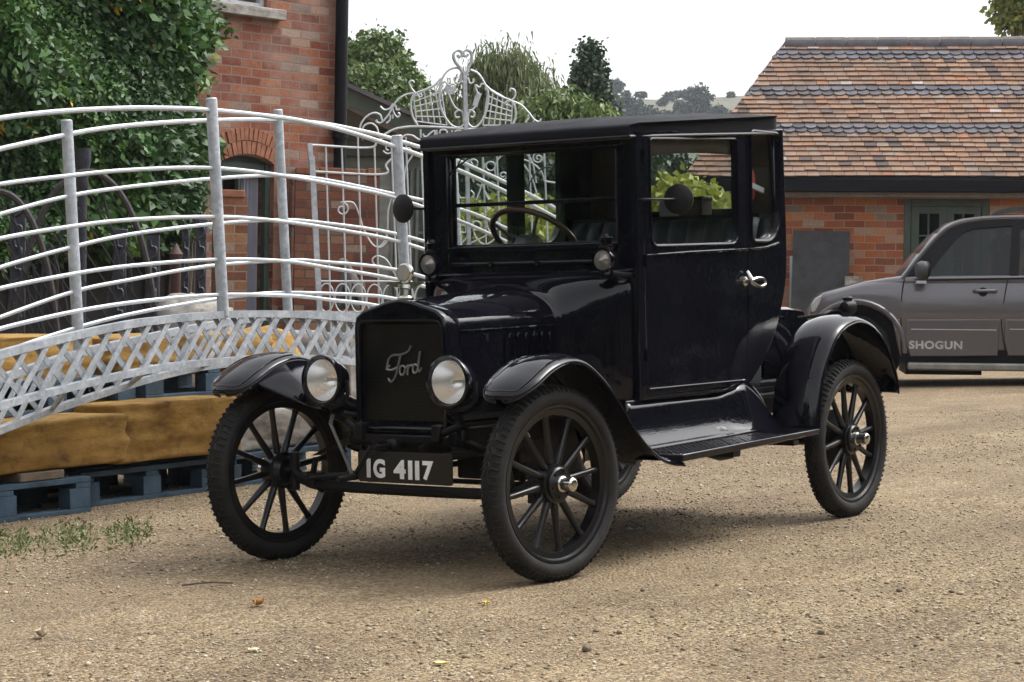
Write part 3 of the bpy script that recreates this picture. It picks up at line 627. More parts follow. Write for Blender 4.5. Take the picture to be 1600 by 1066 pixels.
for s in (-1, 1):
    y0, y1 = sorted((.585*s, .83*s)); o, R_ = fender(rpath, y0, y1, 'rear_wing', tip=False, crown=.02)
    v = MB(); inner = [r_[0] if s > 0 else r_[-1] for r_ in R_]
    v.grid([inner, [(q[0]*.55+2.40*.45, .575*s, .62+(q[2]-.62)*.55) for q in inner]]); v.build('inner_wing', PT, o, solid=.004)
    st = MB(); st.tube([(2.5, .45*s, .55), (2.5, .60*s, .92)], .01, 6); st.build('wing_stay', FB, o)
# splash aprons and running boards
for s in (-1, 1):
    a = MB(); rows = []
    for x in np.linspace(.78, 2.04, 34):
        e = min(max((x-1.55)/.22, 0), 1); e = e*e*(3-2*e); dn = min(max((x-1.77)/.27, 0), 1); zt = .652+.045*e-(.23*dn**1.6); bz = .445+(x-.76)*.018; H_ = zt-bz
        rows.append([(x, (.556+.012*e+.02*dn)*s, zt)]+[(x, (.562+.014*e+.02*dn+.085*k**2.2+.02*math.sin(k*PI)*e)*s, zt-H_*(1-(1-k)**1.5)*.985) for k in (.15, .3, .45, .6, .75, .88, 1)])
    a.grid(rows); hump = MB(); hr = []
    for x in np.linspace(1.60, 2.03, 14):      # the raised end that meets the rear wing
        u = (x-1.60)/.43; e = u*u*(3-2*u) if u < .6 else (.648+(.352)*(1-((1-u)/.4)**1)) ; e = min(u/.62, 1); e = e*e*(3-2*e); dn = max(0, (u-.72)/.28)**1.5
        hr.append([(x, (.56+.02*k+.10*k*k)*s, .46+(.215*e*(1-dn*.55))*(1-k**1.6)+.004) for k in np.linspace(0, 1, 8)])
    a.build('splash_apron', PT, CARG, smooth=60, solid=.004); hump.tube([(q[0][0], q[0][1]+.002*s, q[0][2]) for q in rows], .005, 6); hump.build('apron_beading', PT, CARG)
    rb = MB(); x0, x1, z0, z1 = .76, 1.99, .418, .449
    y0, y1 = sorted((.60*s, .85*s)); vs = [(x, y, z+(x-.76)*.018+dz) for x, dz in ((x0, -.008), (x1, 0)) for y in (y0, y1) for z in (z0, z1)]
    rb.add(vs, [(0, 1, 3, 2), (4, 6, 7, 5), (0, 4, 5, 1), (2, 3, 7, 6), (0, 2, 6, 4), (1, 5, 7, 3)]); rbo = rb.build('running_board', PT, CARG, bevel=.006)
    mt = MB()
    for i in range(34):
        for j in range(8):
            x = .80+i*.0355; y = .617+j*.0305; z = .442+(x-.76)*.0185; rt = Matrix.Rotation(rad(45 if (i+j) % 2 else -45), 3, 'Z'); mt.box(x-.011, x+.011, y*s-.0035, y*s+.0035, z, z+.0045, rt)
    mt.build('step_tread', M['board_rubber'], rbo, smooth=0)
    bb = MB(); bb.box(1.2, 1.26, .35*s if s > 0 else -.84, .84 if s > 0 else -.35, .395, .42); bb.build('step_bracket', FB, rbo); bb = MB(); bb.box(1.75, 1.8, .35*s if s > 0 else -.84, .84 if s > 0 else -.35, .405, .43); bb.build('step_bracket', FB, rbo)
# ---- rear deck, tail lamp
dk = MB(); dk.grid([[(x, y, z) for y in (-.46, -.44, .44, .46)] for x, z in ((2.17, .66), (2.6, .70), (2.64, .80), (2.63, .97), (2.58, 1.012), (2.45, 1.025), (2.19, 1.03))]); dk.v = [(x, y, z-(.012 if abs(y) > .45 and z > .9 else 0)) for x, y, z in dk.v]
for s in (-1, 1): dk.add([(2.17, .46*s, .66), (2.6, .46*s, .70), (2.64, .46*s, .80), (2.63, .46*s, .958), (2.58, .46*s, 1.0), (2.45, .46*s, 1.013), (2.19, .46*s, 1.018)], [tuple(range(7))])
dk.build('luggage_deck', PT, CARG, smooth=40, bevel=.01)
for s in (-1, 1):
    tl = MB(); c = (2.60, .695*s, 1.02); tl.lathe([(0, -.045), (.025, -.04), (.035, -.02), (.037, .03), (.03, .036), (0, .04)], c, (1, 0, 0), 20); tl.lathe([(.02, .03), (.028, .045), (.012, .055), (0, .056)], c, (0, 0, 1), 12)
    tl.tube(spl([(2.60, .67*s, 1.0), (2.56, .62*s, 1.0), (2.50, .60*s, .985), (2.45, .50*s, .97)], 4), .009, 6); tl = tl.build('tail_lamp', FB, CARG)
    ln = MB(); ln.lathe([(.034, .037), (.02, .044), (0, .046)], c, (1, 0, 0), 16); ln.build('lens', simple('red_lens', (.3, .01, .01), .2), tl)
# ---- chassis, axles, springs, engine
ch = MB()
for s in (-1, 1): ch.box(-.02, 2.62, .27*s-.03, .27*s+.03, .50, .585)
for x in (0, 1.1, 2.0, 2.55): ch.box(x-.03, x+.03, -.27, .27, .51, .57)
ch.box(.02, .56, -.20, .20, .45, .95); ch.box(.55, 1.0, -.17, .17, .32, .60); ch.box(1.1, 1.7, -.5, -.1, .46, .62); ch.box(.9, 2.2, -.55, .55, .60, .625)
ch.box(1.72, 2.5, -.5, .5, .52, .68); ch.tube([(.9, 0, .45), (2.5, 0, .38)], .04, 10); ch.build('chassis', FB, CARG, bevel=.01)
fx = MB(); fx.tube(spl([(0, -.62, .375), (0, -.56, .345), (0, -.4, .325), (0, .4, .325), (0, .56, .345), (0, .62, .375)], 4), .024, 8); fx.tube([(.10, -.60, .36), (.10, .60, .36)], .011, 8)
fx.tube([(.02, -.55, .33), (.75, -.05, .40)], .014, 6); fx.tube([(.02, .55, .33), (.75, .05, .40)], .014, 6)
for k in range(7):
    L = .50-.06*k; fx.grid([[(x, y, .43+.135*(1-(y/.5)**2)+.011*k*0-.010*k+.02) for y in np.linspace(-L, L, 15)] for x in (-.028, .028)])
for s in (-1, 1):
    fx.tube([(0, .5*s, .44), (0, .52*s, .36)], .014, 6); fx.tube([(0, .62*s, .30), (0, .62*s, .46)], .022, 10); fx.tube([(0, .62*s, .381), (0, .70*s, .381)], .028, 10); fx.tube([(.0, .62*s, .36), (.10, .60*s, .36)], .013, 6)
    fx.box(-.035, .035, .50*s-.02, .50*s+.02, .325, .375)
fx.tube([(-.06, .48, .36), (.03, .15, .40), (.2, .1, .5)], .012, 6)
fx.build('front_axle', FB, CARG, smooth=40)
fh = MB()
for s in (-1, 1): fh.box(-.08, .04, .20*s-.02, .20*s+.02, .53, .60); fh.tube([(-.06, .22*s, .565), (-.03, .31*s, .605), (.05, .45*s, .62)], .016, 6); fh.tube([(-.05, .10*s, .50), (-.05, .24*s, .57)], .012, 6)
fh.box(-.06, .0, -.235, .235, .52, .555); fh.lathe([(0, 0), (.03, 0), (.03, .06), (.02, .07), (0, .07)], (-.05, 0, .515), (-1, 0, 0), 12); fh.build('front_crossmember', FB, CARG, bevel=.006)
ck = MB(); ck.tube([(-.10, .0, .515), (-.235, .0, .515)], .011, 8); ck.tube([(-.235, .0, .52), (-.238, .085, .405)], .0105, 8); ck.tube([(-.235, .085, .40), (-.345, .087, .395)], .012, 8); ck.build('starting_crank', FB, CARG)
dl = MB(); dl.tube([(-.17, .27, .60), (-.19, .14, .395)], .007, 6); dl.tube([(-.12, .30, .63), (-.17, .27, .60)], .009, 6); dl.build('choke_rod', simple('worn_rod', (.12, .115, .11), .5, .5), CARG)
rx = MB(); rx.tube([(2.54, -.66, .381), (2.54, .66, .381)], .04, 10); rx.lathe([(.06, -.12), (.12, -.07), (.135, 0), (.12, .07), (.06, .12)], (2.54, 0, .381), (0, 1, 0), 16)
for k in range(6):
    L = .5-.06*k; rx.grid([[(x, y, .45+.16*(1-(y/.5)**2)-.010*k) for y in np.linspace(-L, L, 13)] for x in (2.51, 2.57)])
for s in (-1, 1): rx.lathe([(.0, -.02), (.13, -.02), (.14, -.015), (.14, .02), (0, .02)], (2.54, .62*s, .381), (0, 1, 0), 24)
rx.build('rear_axle', FB, CARG)
# number plate
pl = MB(); pl = curve_mesh([rr(-.378, .374, .10, .498, .012, 3)], .006, .0015); xf(pl, YZ(-.2)); plo = pl.build('number_plate', simple('black_plate', (.008, .008, .008), .4), CARG)
for s in (.03, -.33):
    q = MB(); q.box(-.197, -.02, s-.01, s+.01, .49, .50); q.build('plate_bracket', FB, CARG)
WH = simple('white_digits', (.74, .75, .78), .6)
def plate_char(ch_, yl, yr, z0=.392, z1=.468, off=.0):
    t = text_mb(ch_, .1, .003, off); xs_ = [v[0] for v in t.v]; ys_ = [v[1] for v in t.v]; a, b2, c, d = min(xs_), max(xs_), min(ys_), max(ys_)
    t.v = [(-.2045+z*1, yl+(x-a)/(b2-a)*(yr-yl), z0+(y-c)/(d-c)*(z1-z0)) for x, y, z in t.v]; return t
pc = MB()
for cc, a, b2 in (('I', .062, .052), ('G', .018, -.041), ('4', -.086, -.146), ('1', 0, 0), ('1', 0, 0), ('7', -.232, -.286)):
    if cc == '1': continue
    if cc == 'I': pc.box(-.206, -.203, .034, .053, .392, .468); continue
    t = plate_char(cc, a, b2, off=.004); pc.add(t.v, t.f)
pc.box(-.206, -.203, -.180, -.160, .391, .467); pc.box(-.206, -.203, -.215, -.195, .391, .467)
pc.build('plate_characters', WH, plo, smooth=0)
# ---- wheels
def wheel(name, c, out, steer=0, hub_long=0.0):
    """out = +1 / -1: side the outer face looks to"""
    m = Matrix.Translation(c) @ Matrix.Rotation(rad(steer), 4, 'Z') @ Matrix.Diagonal((1, out, 1, 1))
    # felloe + rim, lathed round local y (outer face at +y)
    w_ = MB(); w_.lathe([(.268, -.022), (.268, .022), (.292, .026), (.298, .038), (.308, .040), (.312, .034), (.305, .0), (.312, -.034), (.308, -.040), (.298, -.038), (.292, -.026), (.268, -.022)], (0, 0, 0), (0, 1, 0), 56)
    w_.lathe([(0, .050), (.060, .050), (.066, .044), (.066, .032), (.078, .030), (.078, -.030), (.066, -.034), (.05, -.06), (0, -.06)], (0, 0, 0), (0, 1, 0), 30)
    for k in range(6):
        a = k*PI/3+.26; w_.lathe([(0, .058), (.007, .058), (.007, .05)], (.052*math.cos(a), 0, .052*math.sin(a)), (0, 1, 0), 6)
    xf(w_, m); wo_ = w_.build(name, M['spoke'], CARG, smooth=35)
    t_ = MB(); pr = []
    for a in np.linspace(-2.35, 2.35, 22): pr.append((.337+.044*math.cos(a)*(1 if abs(a) < 1.2 else .9), .050*math.sin(a)))
    pr = [(.300, -.030)]+pr+[(.300, .030)]; t_.lathe(pr, (0, 0, 0), (0, 1, 0), 96)
    N = 84
    for k in range(N):      # shoulder lugs and interlocking tread blocks
        a = 2*PI*k/N
        def P_(r_, y, da=0): return (r_*math.cos(a+da), y, r_*math.sin(a+da))
        for s2 in (-1, 1):
            t_.tube([P_(.3800, .020*s2, 0), P_(.3735, .036*s2, .004), P_(.360, .0465*s2, .008)], [.0038, .004, .003], 4)
        z = .009 if k % 2 else -.009; z2 = -z
        b = 2*PI/N
        t_.tube([P_(.3815, z+.009, 0), P_(.3815, z2+.009, b)], .0036, 4); t_.tube([P_(.3815, z-.009, 0), P_(.3815, z2-.009, b)], .0036, 4); t_.tube([P_(.382, z*.9, 0), P_(.382, z*.9+.001, b*.7)], .0045, 4)
    xf(t_, m); t_.build('tyre', M['tyre'], wo_, smooth=40)
    for k in range(12):
        a = 2*PI*k/12+.13; s_ = MB(); u = np.array([math.cos(a), 0, math.sin(a)]); v = np.array([-math.sin(a), 0, math.cos(a)]); R_ = []
        for rr_, wv, wy in ((.06, .010, .017), (.085, .0155, .0175), (.11, .0155, .0165), (.2, .0125, .0135), (.255, .0125, .0135), (.272, .017, .017)):
            R_.append([tuple(u*rr_+v*wv*math.cos(b)+np.array([0, 1, 0])*wy*math.sin(b)) for b in np.linspace(0, 2*PI, 11)[:-1]])
        s_.grid(R_, close=True); xf(s_, m); s_.build('spoke', M['spoke'], wo_, smooth=50)
    cpm = MB(); cpm.lathe([(.032, .048), (.032, .058), (.025, .062), (.025, .098), (.027, .10), (.027, .109), (.02, .116), (.01, .117), (0, .117)], (0, 0, 0), (0, 1, 0), 20); xf(cpm, m); cpm.build('hub_cap', M['nickel'], wo_)
    vs_ = MB(); vs_.tube([(.285*math.cos(2.2), .0, .285*math.sin(2.2)), (.235*math.cos(2.2), .01, .235*math.sin(2.2))], .005, 6); xf(vs_, m); vs_.build('valve', M['nickel'], wo_)
wheel('wheel', (0, -.71, .381), -1, -6.5); wheel('wheel', (0, .71, .381), 1, -6.5)
wheel('wheel', (2.54, -.71, .381), -1); wheel('wheel', (2.54, .71, .381), 1)
# ---- inside
fl = MB(); fl.box(.95, 2.15, -.53, .53, .63, .65); fl.build('floor', FB, CARG)
sc_ = MB(); sc_.box(1.62, 2.06, -.52, .52, .65, 1.0); sc_.build('seat_base', M['leather'], CARG, bevel=.03)
bk2 = MB(); rows = []
for u in np.linspace(0, 1, 13):
    z = .98+.475*u; r = []
    for y in np.linspace(-.53, .53, 90):
        r.append((1.93+.10*u-.035*math.sqrt(abs(math.sin((y+.53)/1.06*PI*11)))-.03*math.sin(u*PI)**.5, y, z))
    rows.append(r)
rows.append([(x+.10, y, z+.01) for x, y, z in rows[-1]]); rows.append([(x, y, .98) for x, y, z in rows[-1]]); bk2.grid(rows); bk2.build('seat_back', M['leather'], CARG, smooth=60)
sh = MB(); sh.box(2.02, 2.19, -.53, .53, 1.455, 1.475); sh.build('parcel_shelf', M['frame_black'], CARG)
rc = MB(); rc.box(2.17, 2.182, -.53, -.31, 1.48, 1.85); rc.box(2.17, 2.182, .31, .53, 1.48, 1.85); rc.build('rear_lining', M['cloth_tan'], CARG)
dbd = MB(); dbd.box(.95, .99, -.5, .5, 1.20, 1.33); dbd.build('dashboard', M['frame_black'], CARG)
cen = Vector((1.19, .185, 1.37)); nm = Vector((.62, 0, .78)).normalized(); u_ = Vector((0, 1, 0)); v_ = nm.cross(u_)
sw = MB(); sw.tube([cen+u_*.205*math.cos(a)+v_*.205*math.sin(a) for a in np.linspace(0, 2*PI, 41)[:-1]], .014, 10, closed=True); sw = sw.build('steering_wheel', M['wood_rim'], CARG)
sp_ = MB()
for k in range(4): a = k*PI/2+.6; sp_.tube([cen-nm*.03, cen-nm*.03+(u_*math.cos(a)+v_*math.sin(a))*.12, cen+(u_*math.cos(a)+v_*math.sin(a))*.2], .008, 6)
sp_.lathe([(0, .02), (.045, .015), (.05, -.02), (.02, -.05), (0, -.05)], cen-nm*.02, nm, 16); sp_.tube([cen, cen-nm*.75], .016, 8); sp_.build('wheel_spider', simple('dull_nickel', (.2, .2, .21), .35, .8), sw)
gb = MB(); gb.lathe([(0, .03), (.035, .025), (.05, .0), (.05, -.05), (0, -.05)], (1.02, .12, 1.345), (.5, 0, .85), 6); gb.build('column_box', simple('dull_steel', (.13, .13, .14), .35, .7), CARG)
wi = MB(); wi.tube(spl([(1.60, -.548, 1.33), (1.62, -.53, 1.30), (1.66, -.52, 1.30), (1.66, -.50, 1.27)], 4), .005, 6); wi.build('window_winder', M['nickel'], CARG)
# loose boxes inside; the red disc stands in for reflections in the side window
t = thing('storage_box', 'dark box lying on the parcel shelf behind the seat of the black car', 'box', (2.10, -.13, 1.477)); q = MB(); q.box(-.05, .05, -.07, .06, 0, .085); q.build('box_body', M['cloth_tan'], t, bevel=.004); q = MB(); q.box(-.053, .053, -.073, .063, .075, .09); q.build('lid', M['frame_black'], t, bevel=.003)
t = thing('storage_box', 'pale grey box beside the dark box on the parcel shelf of the black car', 'box', (2.10, -.01, 1.477)); q = MB(); q.box(-.05, .05, -.05, .05, 0, .09); q.build('box_body', M['grey_paint'], t, bevel=.004)
t = thing('cushion', 'red and grey striped cushion propped behind the rear side window of the black car', 'cushion', (2.0, -.48, 1.5)); q = MB(); q.lathe([(0, -.03), (.07, -.025), (.115, 0), (.07, .025), (0, .03)], (0, 0, .11), (.3, -1, 0), 20); q.build('cover', simple('red_cloth', (.30, .03, .02), .8), t)
q = MB(); q.box(-.10, .10, -.036, -.02, .09, .115, Matrix.Rotation(.2, 3, 'Y')); q.build('stripe', M['grey_paint'], t)
# ================================================================ BRICK HOUSE ON THE LEFT
def uvbox(o, sx=1.0):
    """UV in metres, from the dominant axes of every face (for brick courses)"""
    me = o.data; ul = me.uv_layers.new(name='UVMap')
    for p in me.polygons:
        nx, ny, nz = (abs(c) for c in p.normal)
        for li in p.loop_indices:
            c = me.vertices[me.loops[li].vertex_index].co
            ul.data[li].uv = (c.y+.07 if nx > ny and nx > nz else c.x, c.y if nz > nx and nz > ny else c.z)
    return o
def rectify(xs): return min(xs), max(xs)
HW = Frame(517, 20.5, -140.0+0, 0, None) if False else Frame(517, 20.5, 45.0, 2.0)
# local x runs to the right and away; the wall lies at x < 0
house = thing('brick_house', 'tall red brick house corner with arched doorway, half covered by climbing plant', 'house', matrix=HW.m)
xd0, _ = HW.px(345, 300); xd1, zt1 = HW.px(428, 300); _, za = HW.px(388, 243); _, zs = HW.px(425, 257)
xw0, zw0 = HW.px(322, 5); xw1, zw1 = HW.px(417, 14)
door_hole = [(xd0, 0.02), (xd1, 0.02), (xd1, zs)]+[(xd1+(xd0-xd1)*t, zs+(za-zs)*(1-(2*t-1)**2)) for t in np.linspace(.1, .9, 9)]+[(xd0, zs)]
win_hole = [(xw0, zw1), (xw1, zw1), (xw1, zw1+1.5), (xw0, zw1+1.5)]
wall = curve_mesh([[(-7.5, -.5), (0, -.5), (0, 6.2), (-7.5, 6.2)], door_hole[::-1], win_hole], .30); xf(wall, XZ(.15)); wall = uvbox(wall.build('wall', M['brick_house'], house, smooth=0))
sd_ = MB(); sd_.box(-.30, -.002, .302, 6, -.5, 6.2); sd_ = uvbox(sd_.build('side_wall', M['brick_house'], house, smooth=0)); sd_.data.materials[0] = M['brick_house']
# arch of voussoirs in two rings
for ring in (0, 1):
    a = MB(); nv = 11+ring
    for i in range(nv):
        t = (i+.5)/nv; x = xd1+(xd0-xd1)*t*1.0; w_ = (xd0-xd1); xx = xd1-.03+(w_+.06)*t; zz = zs+(za-zs)*(1-(2*t-1)**2)+.012+ring*.126; sl_ = (2*t-1)*.42*(1 if w_ > 0 else 1)
        jr = random.uniform(-.006, .006); a.box(xx-abs(w_)/nv*.43, xx+abs(w_)/nv*.43, -.012+jr, .02, zz, zz+.118, Matrix.Rotation(-sl_, 3, 'Y'), (xx, 0, zz))
    a.build('arch_ring', M['voussoir'], house, smooth=0, bevel=.004)
lt = MB(); lt.add([(x, .10, z) for x, z in door_hole[2:]], [tuple(range(len(door_hole)-2))]); lt.box(xd1, xd0, .08, .12, zs-.14, zs+.0) if xd1 < xd0 else lt.box(xd0, xd1, .08, .12, zs-.12, zs)
lt.build('fanlight_board', M['green_paint'], house, smooth=0)
x0, x1 = min(xd0, xd1), max(xd0, xd1); dw = x1-x0
fr = MB(); fr.box(x0, x0+.07, .06, .14, 0, zs); fr.box(x1-.055, x1, .06, .12, 0, zs); fr.box(x0+dw*.42, x0+dw*.46, .08, .13, 0, zs-.12); fr.build('door_frame', M['green_paint'], house)
cu = MB(); cu.grid([[(x0+dw*.56+dw*.30*t, .15+.02*math.sin(t*30), z) for t in np.linspace(0, 1, 24)] for z in (0, zs-.1)]); cu.build('curtain', M['curtain'], house)
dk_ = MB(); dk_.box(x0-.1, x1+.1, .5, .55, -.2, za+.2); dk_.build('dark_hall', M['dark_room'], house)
wf = MB(); a, b = min(xw0, xw1), max(xw0, xw1)
for k in range(3): q = a+(b-a)*k/2; wf.box(q-.04 if k else q, q+.04 if k < 2 else q, .05, .12, zw1, zw1+1.5)
for k in range(4): wf.box(a, b, .055, .115, zw1+k*.48, zw1+k*.48+.05)
wf = wf.build('window', M['grey_paint'], house); p_ = MB(); p_.box(a, b, .085, .088, zw1, zw1+1.5); p_.build('pane', M['glass'], wf); p_ = MB(); p_.box(a-.1, b+.1, .4, .42, zw1, zw1+1.5); p_.build('room_behind', M['grey_paint'], wf)
sl2 = MB(); sl2.box(a-.10, b+.16, -.10, .06, zw1-.10, zw1-.003); sl2.build('window_sill', M['stone_grey'], house, bevel=.008)
# near-black panel on the wall, painted for the shaded recess under the plant
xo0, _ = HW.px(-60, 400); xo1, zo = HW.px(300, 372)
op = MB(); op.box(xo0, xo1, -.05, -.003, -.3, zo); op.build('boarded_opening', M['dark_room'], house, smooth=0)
# rainwater pipe
xp, _ = HW.px(520, 150); dp = thing('drainpipe', 'black rainwater downpipe fixed to the corner of the brick house', 'pipe', matrix=HW.m)
m_ = MB(); m_.tube([(-.02, -.08, 2.05), (-.02, -.08, 6)], .062, 12); m_.build('pipe', M['pipe'], dp)
for z in (2.6, 4.4): m_ = MB(); m_.lathe([(.064, 0), (.078, 0), (.078, .09), (.064, .09)], (-.02, -.08, z), (0, 0, 1), 14); m_.build('collar', M['pipe'], dp)
# ---- climbing plant covering the wall
def vine():
    t = thing('climbing_plant', 'dense green wisteria with a few yellow leaves covering the left of the brick house', 'plant', matrix=HW.m)
    n = 4900; P = []
    edge = [(-40, 0), (0, 325), (40, 318), (90, 300), (150, 302), (200, 322), (245, 318), (290, 312), (330, 300), (368, 270), (400, 150), (430, 60)]
    tries = 0
    while len(P) < n and tries < 60000:
        tries += 1; px = random.uniform(-40, 332); py = random.uniform(-110, 392)
        lim = float(np.interp(py, [-110, 0, 40, 90, 150, 200, 245, 290, 330, 355, 380], [270, 306, 300, 284, 280, 298, 294, 296, 284, 232, 40]))
        if px > lim+random.gauss(0, 7): continue
        if py > 350+12*math.sin(px*.05) and random.random() < .8: continue
        x, z = HW.px(px, py); bulge = .12+.55*min(1, max(0, (lim-px)/150))*(.55+.45*math.sin(x*2.1+z*1.3)*math.cos(z*2.7-x))
        P.append((x, -random.uniform(.02, 1)**.6*bulge-.02, z, random.random()))
    P = np.array(P); cl_ = 13; idx = np.repeat(np.arange(len(P)), cl_); k = np.tile(np.arange(cl_), len(P))
    # each spray is a drooping stem with paired leaflets
    ang = RNG.uniform(0, 2*PI, len(P)); dx = np.cos(ang)*.5; out = RNG.uniform(.3, 1, len(P)); ln = RNG.uniform(.14, .28, len(P)); u = (k//2+1)/(cl_/2)
    S_ = np.stack([dx, -out*.5, -RNG.uniform(.2, 1., len(P))], 1); S_ /= np.linalg.norm(S_, axis=1, keepdims=True)
    Q = P[idx, :3]+S_[idx]*(ln[idx]*u)[:, None]; Q[:, 2] -= (u**2)*.03
    side = np.cross(S_, np.array([0, -1., .3])); side /= np.linalg.norm(side, axis=1, keepdims=True)
    D = S_[idx]*.55+side[idx]*np.where(k % 2, 1, -1)[:, None]*.9+RNG.normal(size=(len(idx), 3))*.22
    tn = P[idx, 3]*.5+RNG.uniform(0, .38, len(idx)); yel = RNG.random(len(P)) < .006; tn = np.where(yel[idx], .99, tn)
    big = (.048+.05*(.5+.5*np.sin(P[:, 0]*2.3+np.cos(P[:, 2]*3.1)*1.5))*RNG.uniform(.6, 1.2, len(P)))[idx]; tn = tn*(.55+.6*(.5+.5*np.sin(P[idx, 0]*3.7+P[idx, 2]*2.2+1))); tn = np.where(yel[idx], .99, tn)  # broad darker patches put the plant's shadowed gaps into the leaf tint
    V, F, T = leaves(Q, D, big, tn, wid=.30, droop=.25); fast('foliage', V, F, M['leaf_vine'], T, t)
    s = MB()
    for i in range(16):
        px = random.uniform(0, 300); a = HW.px(px, 380); b_ = HW.px(px+random.uniform(-90, 60), random.uniform(0, 200)); c = HW.px(px+random.uniform(-30, 30), 250)
        s.tube(spl([(a[0], -.06, a[1]-.6), (a[0], -.08, a[1]), (c[0], -.07, c[1]), (b_[0], -.05, b_[1])], 5), .022, 6)
    s.build('stems', M['bark'], t)
    bkp = MB()
vine()
# ---- brick pier by the door, stone trough, rocks
def brick_block(name, label, px0, px1, pyt, D, yaw, depth, mat, cat='wall', cap=None):
    f = Frame(px1, D, yaw); a, z = f.px(px0, pyt); t = thing(name, label, cat, matrix=f.m); m = MB(); m.box(a, 0, 0, depth, -.4, z); uvbox(m.build('brickwork', mat, t, smooth=0))
    if cap:
        c = MB(); random.seed(3)
        x = a
        while x < -.05: w_ = min(.215, -x); c.box(x+.004, x+w_-.004, -.012+random.uniform(-.01, .01), depth+.01, z+.002, z+.06+random.uniform(0, .01)); x += .225
        c.build('coping', cap, t, smooth=0, bevel=.006)
    return t, f, a, z
brick_block('brick_pier', 'short patched brick pier standing in front of the arched doorway', 345, 380, 308, 18.4, 20, .35, M['brick_pier'], 'pier', M['voussoir'])
brick_block('garden_wall', 'low damp brick wall between the house corner and the green lean-to', 462, 586, 272, 20.0, 8, .24, M['brick_low'], 'wall', M['voussoir'])
def rock(name, label, c, size, mat, cat='stone', group=None, seed=1, rough=.12, rot=0, cuts=7, sq=6.):
    """block of quarried stone with worn arrises"""
    t = bmesh.new(); bmesh.ops.create_cube(t, size=2); bmesh.ops.subdivide_edges(t, edges=t.edges, cuts=cuts, use_grid_fill=True); me = bpy.data.meshes.new(name)
    from mathutils import noise
    for v in t.verts:
        p = v.co.copy(); l = (abs(p.x)**sq+abs(p.y)**sq+abs(p.z)**sq)**(1/sq); p = p/l*1.0
        q = p+Vector((seed*3.1, seed*1.7, seed*5.3)); d = noise.fractal(q*(1.0 if sq > 20 else 1.3), 1.2, 2.1, 4)*rough+abs(noise.noise(q*2.3))*rough*-.5+noise.noise(q*6)*rough*.08
        p = p*(1+d); v.co = Vector((p.x*size[0]/2, p.y*size[1]/2, p.z*size[2]/2))
    t.to_mesh(me); t.free(); me.materials.append(mat); me.shade_smooth(); me.set_sharp_from_angle(angle=rad(50))
    o = bpy.data.objects.new(name, me); COL.objects.link(o); o.location = c; o.rotation_euler = (0, 0, rot); tag(o, label, cat, group); return o
p = at(430, 490, 17.6); rock('stone_trough', 'long weathered stone block lying below the arched doorway', (p[0], p[1], .5), (1.0, .5, .62), M['stone_grey'], 'stone', seed=5, rough=.05, rot=YAW-PI/2, sq=9)
p = at(300, 500, 15.5); rock('rough_boulder', 'rough brown boulder behind the bridge beside the iron columns', (p[0], p[1], p[2]-.18), (.75, .6, .72), M['stone_grey'], 'rock', seed=9, rough=.22, sq=3, rot=.4)
p = at(395, 560, 15.8); rock('rough_boulder', 'ochre boulder seen low through the bridge lattice', (p[0], p[1], p[2]-.05), (.7, .6, .55), M['stone'], 'rock', seed=12, rough=.2, sq=3)
# statue of a sitting hound seen through the silver gate
p = at(545, 486, 18.6); st = thing('dog_statue', 'grey stone statue of a sitting hound behind the silver gate', 'statue', (p[0], p[1], 0))
m_ = MB(); m_.box(-.16, .16, -.14, .14, 0, max(p[2], .1)); m_.build('plinth', M['stone_grey'], st, bevel=.01); M['statue'] = simple('weathered_statue_stone', (.13, .125, .12), .9, var=.3, scale=9, bump=.3)
bm = bmesh.new(); me = bpy.data.meshes.new('hound'); zz = max(p[2], .1)
J = [((.10, 0, zz+.10), .09), ((.06, 0, zz+.2), .085), ((0, 0, zz+.30), .07), ((-.03, 0, zz+.38), .05), ((-.06, 0, zz+.44), .048), ((-.13, 0, zz+.43), .026), ((-.06, .045, zz+.2), .03), ((-.07, .045, zz+.03), .022), ((-.06, -.045, zz+.2), .03), ((-.07, -.045, zz+.03), .022), ((.05, .09, zz+.06), .045), ((-.04, .10, zz+.03), .025), ((.05, -.09, zz+.06), .045), ((-.04, -.10, zz+.03), .025)]
vs_ = [bm.verts.new(j[0]) for j in J]; [bm.edges.new((vs_[a], vs_[b])) for a, b in ((0, 1), (1, 2), (2, 3), (3, 4), (4, 5), (2, 6), (6, 7), (2, 8), (8, 9), (0, 10), (10, 11), (0, 12), (12, 13))]; bm.to_mesh(me); bm.free()
o = bpy.data.objects.new('hound', me); COL.objects.link(o); o.parent = st; me.materials.append(M['statue']); sk = o.modifiers.new('s', 'SKIN')
for i, j in enumerate(J): me.skin_vertices[0].data[i].radius = (j[1], j[1])
me.skin_vertices[0].data[0].use_root = True; o.modifiers.new('u', 'SUBSURF').render_levels = 2

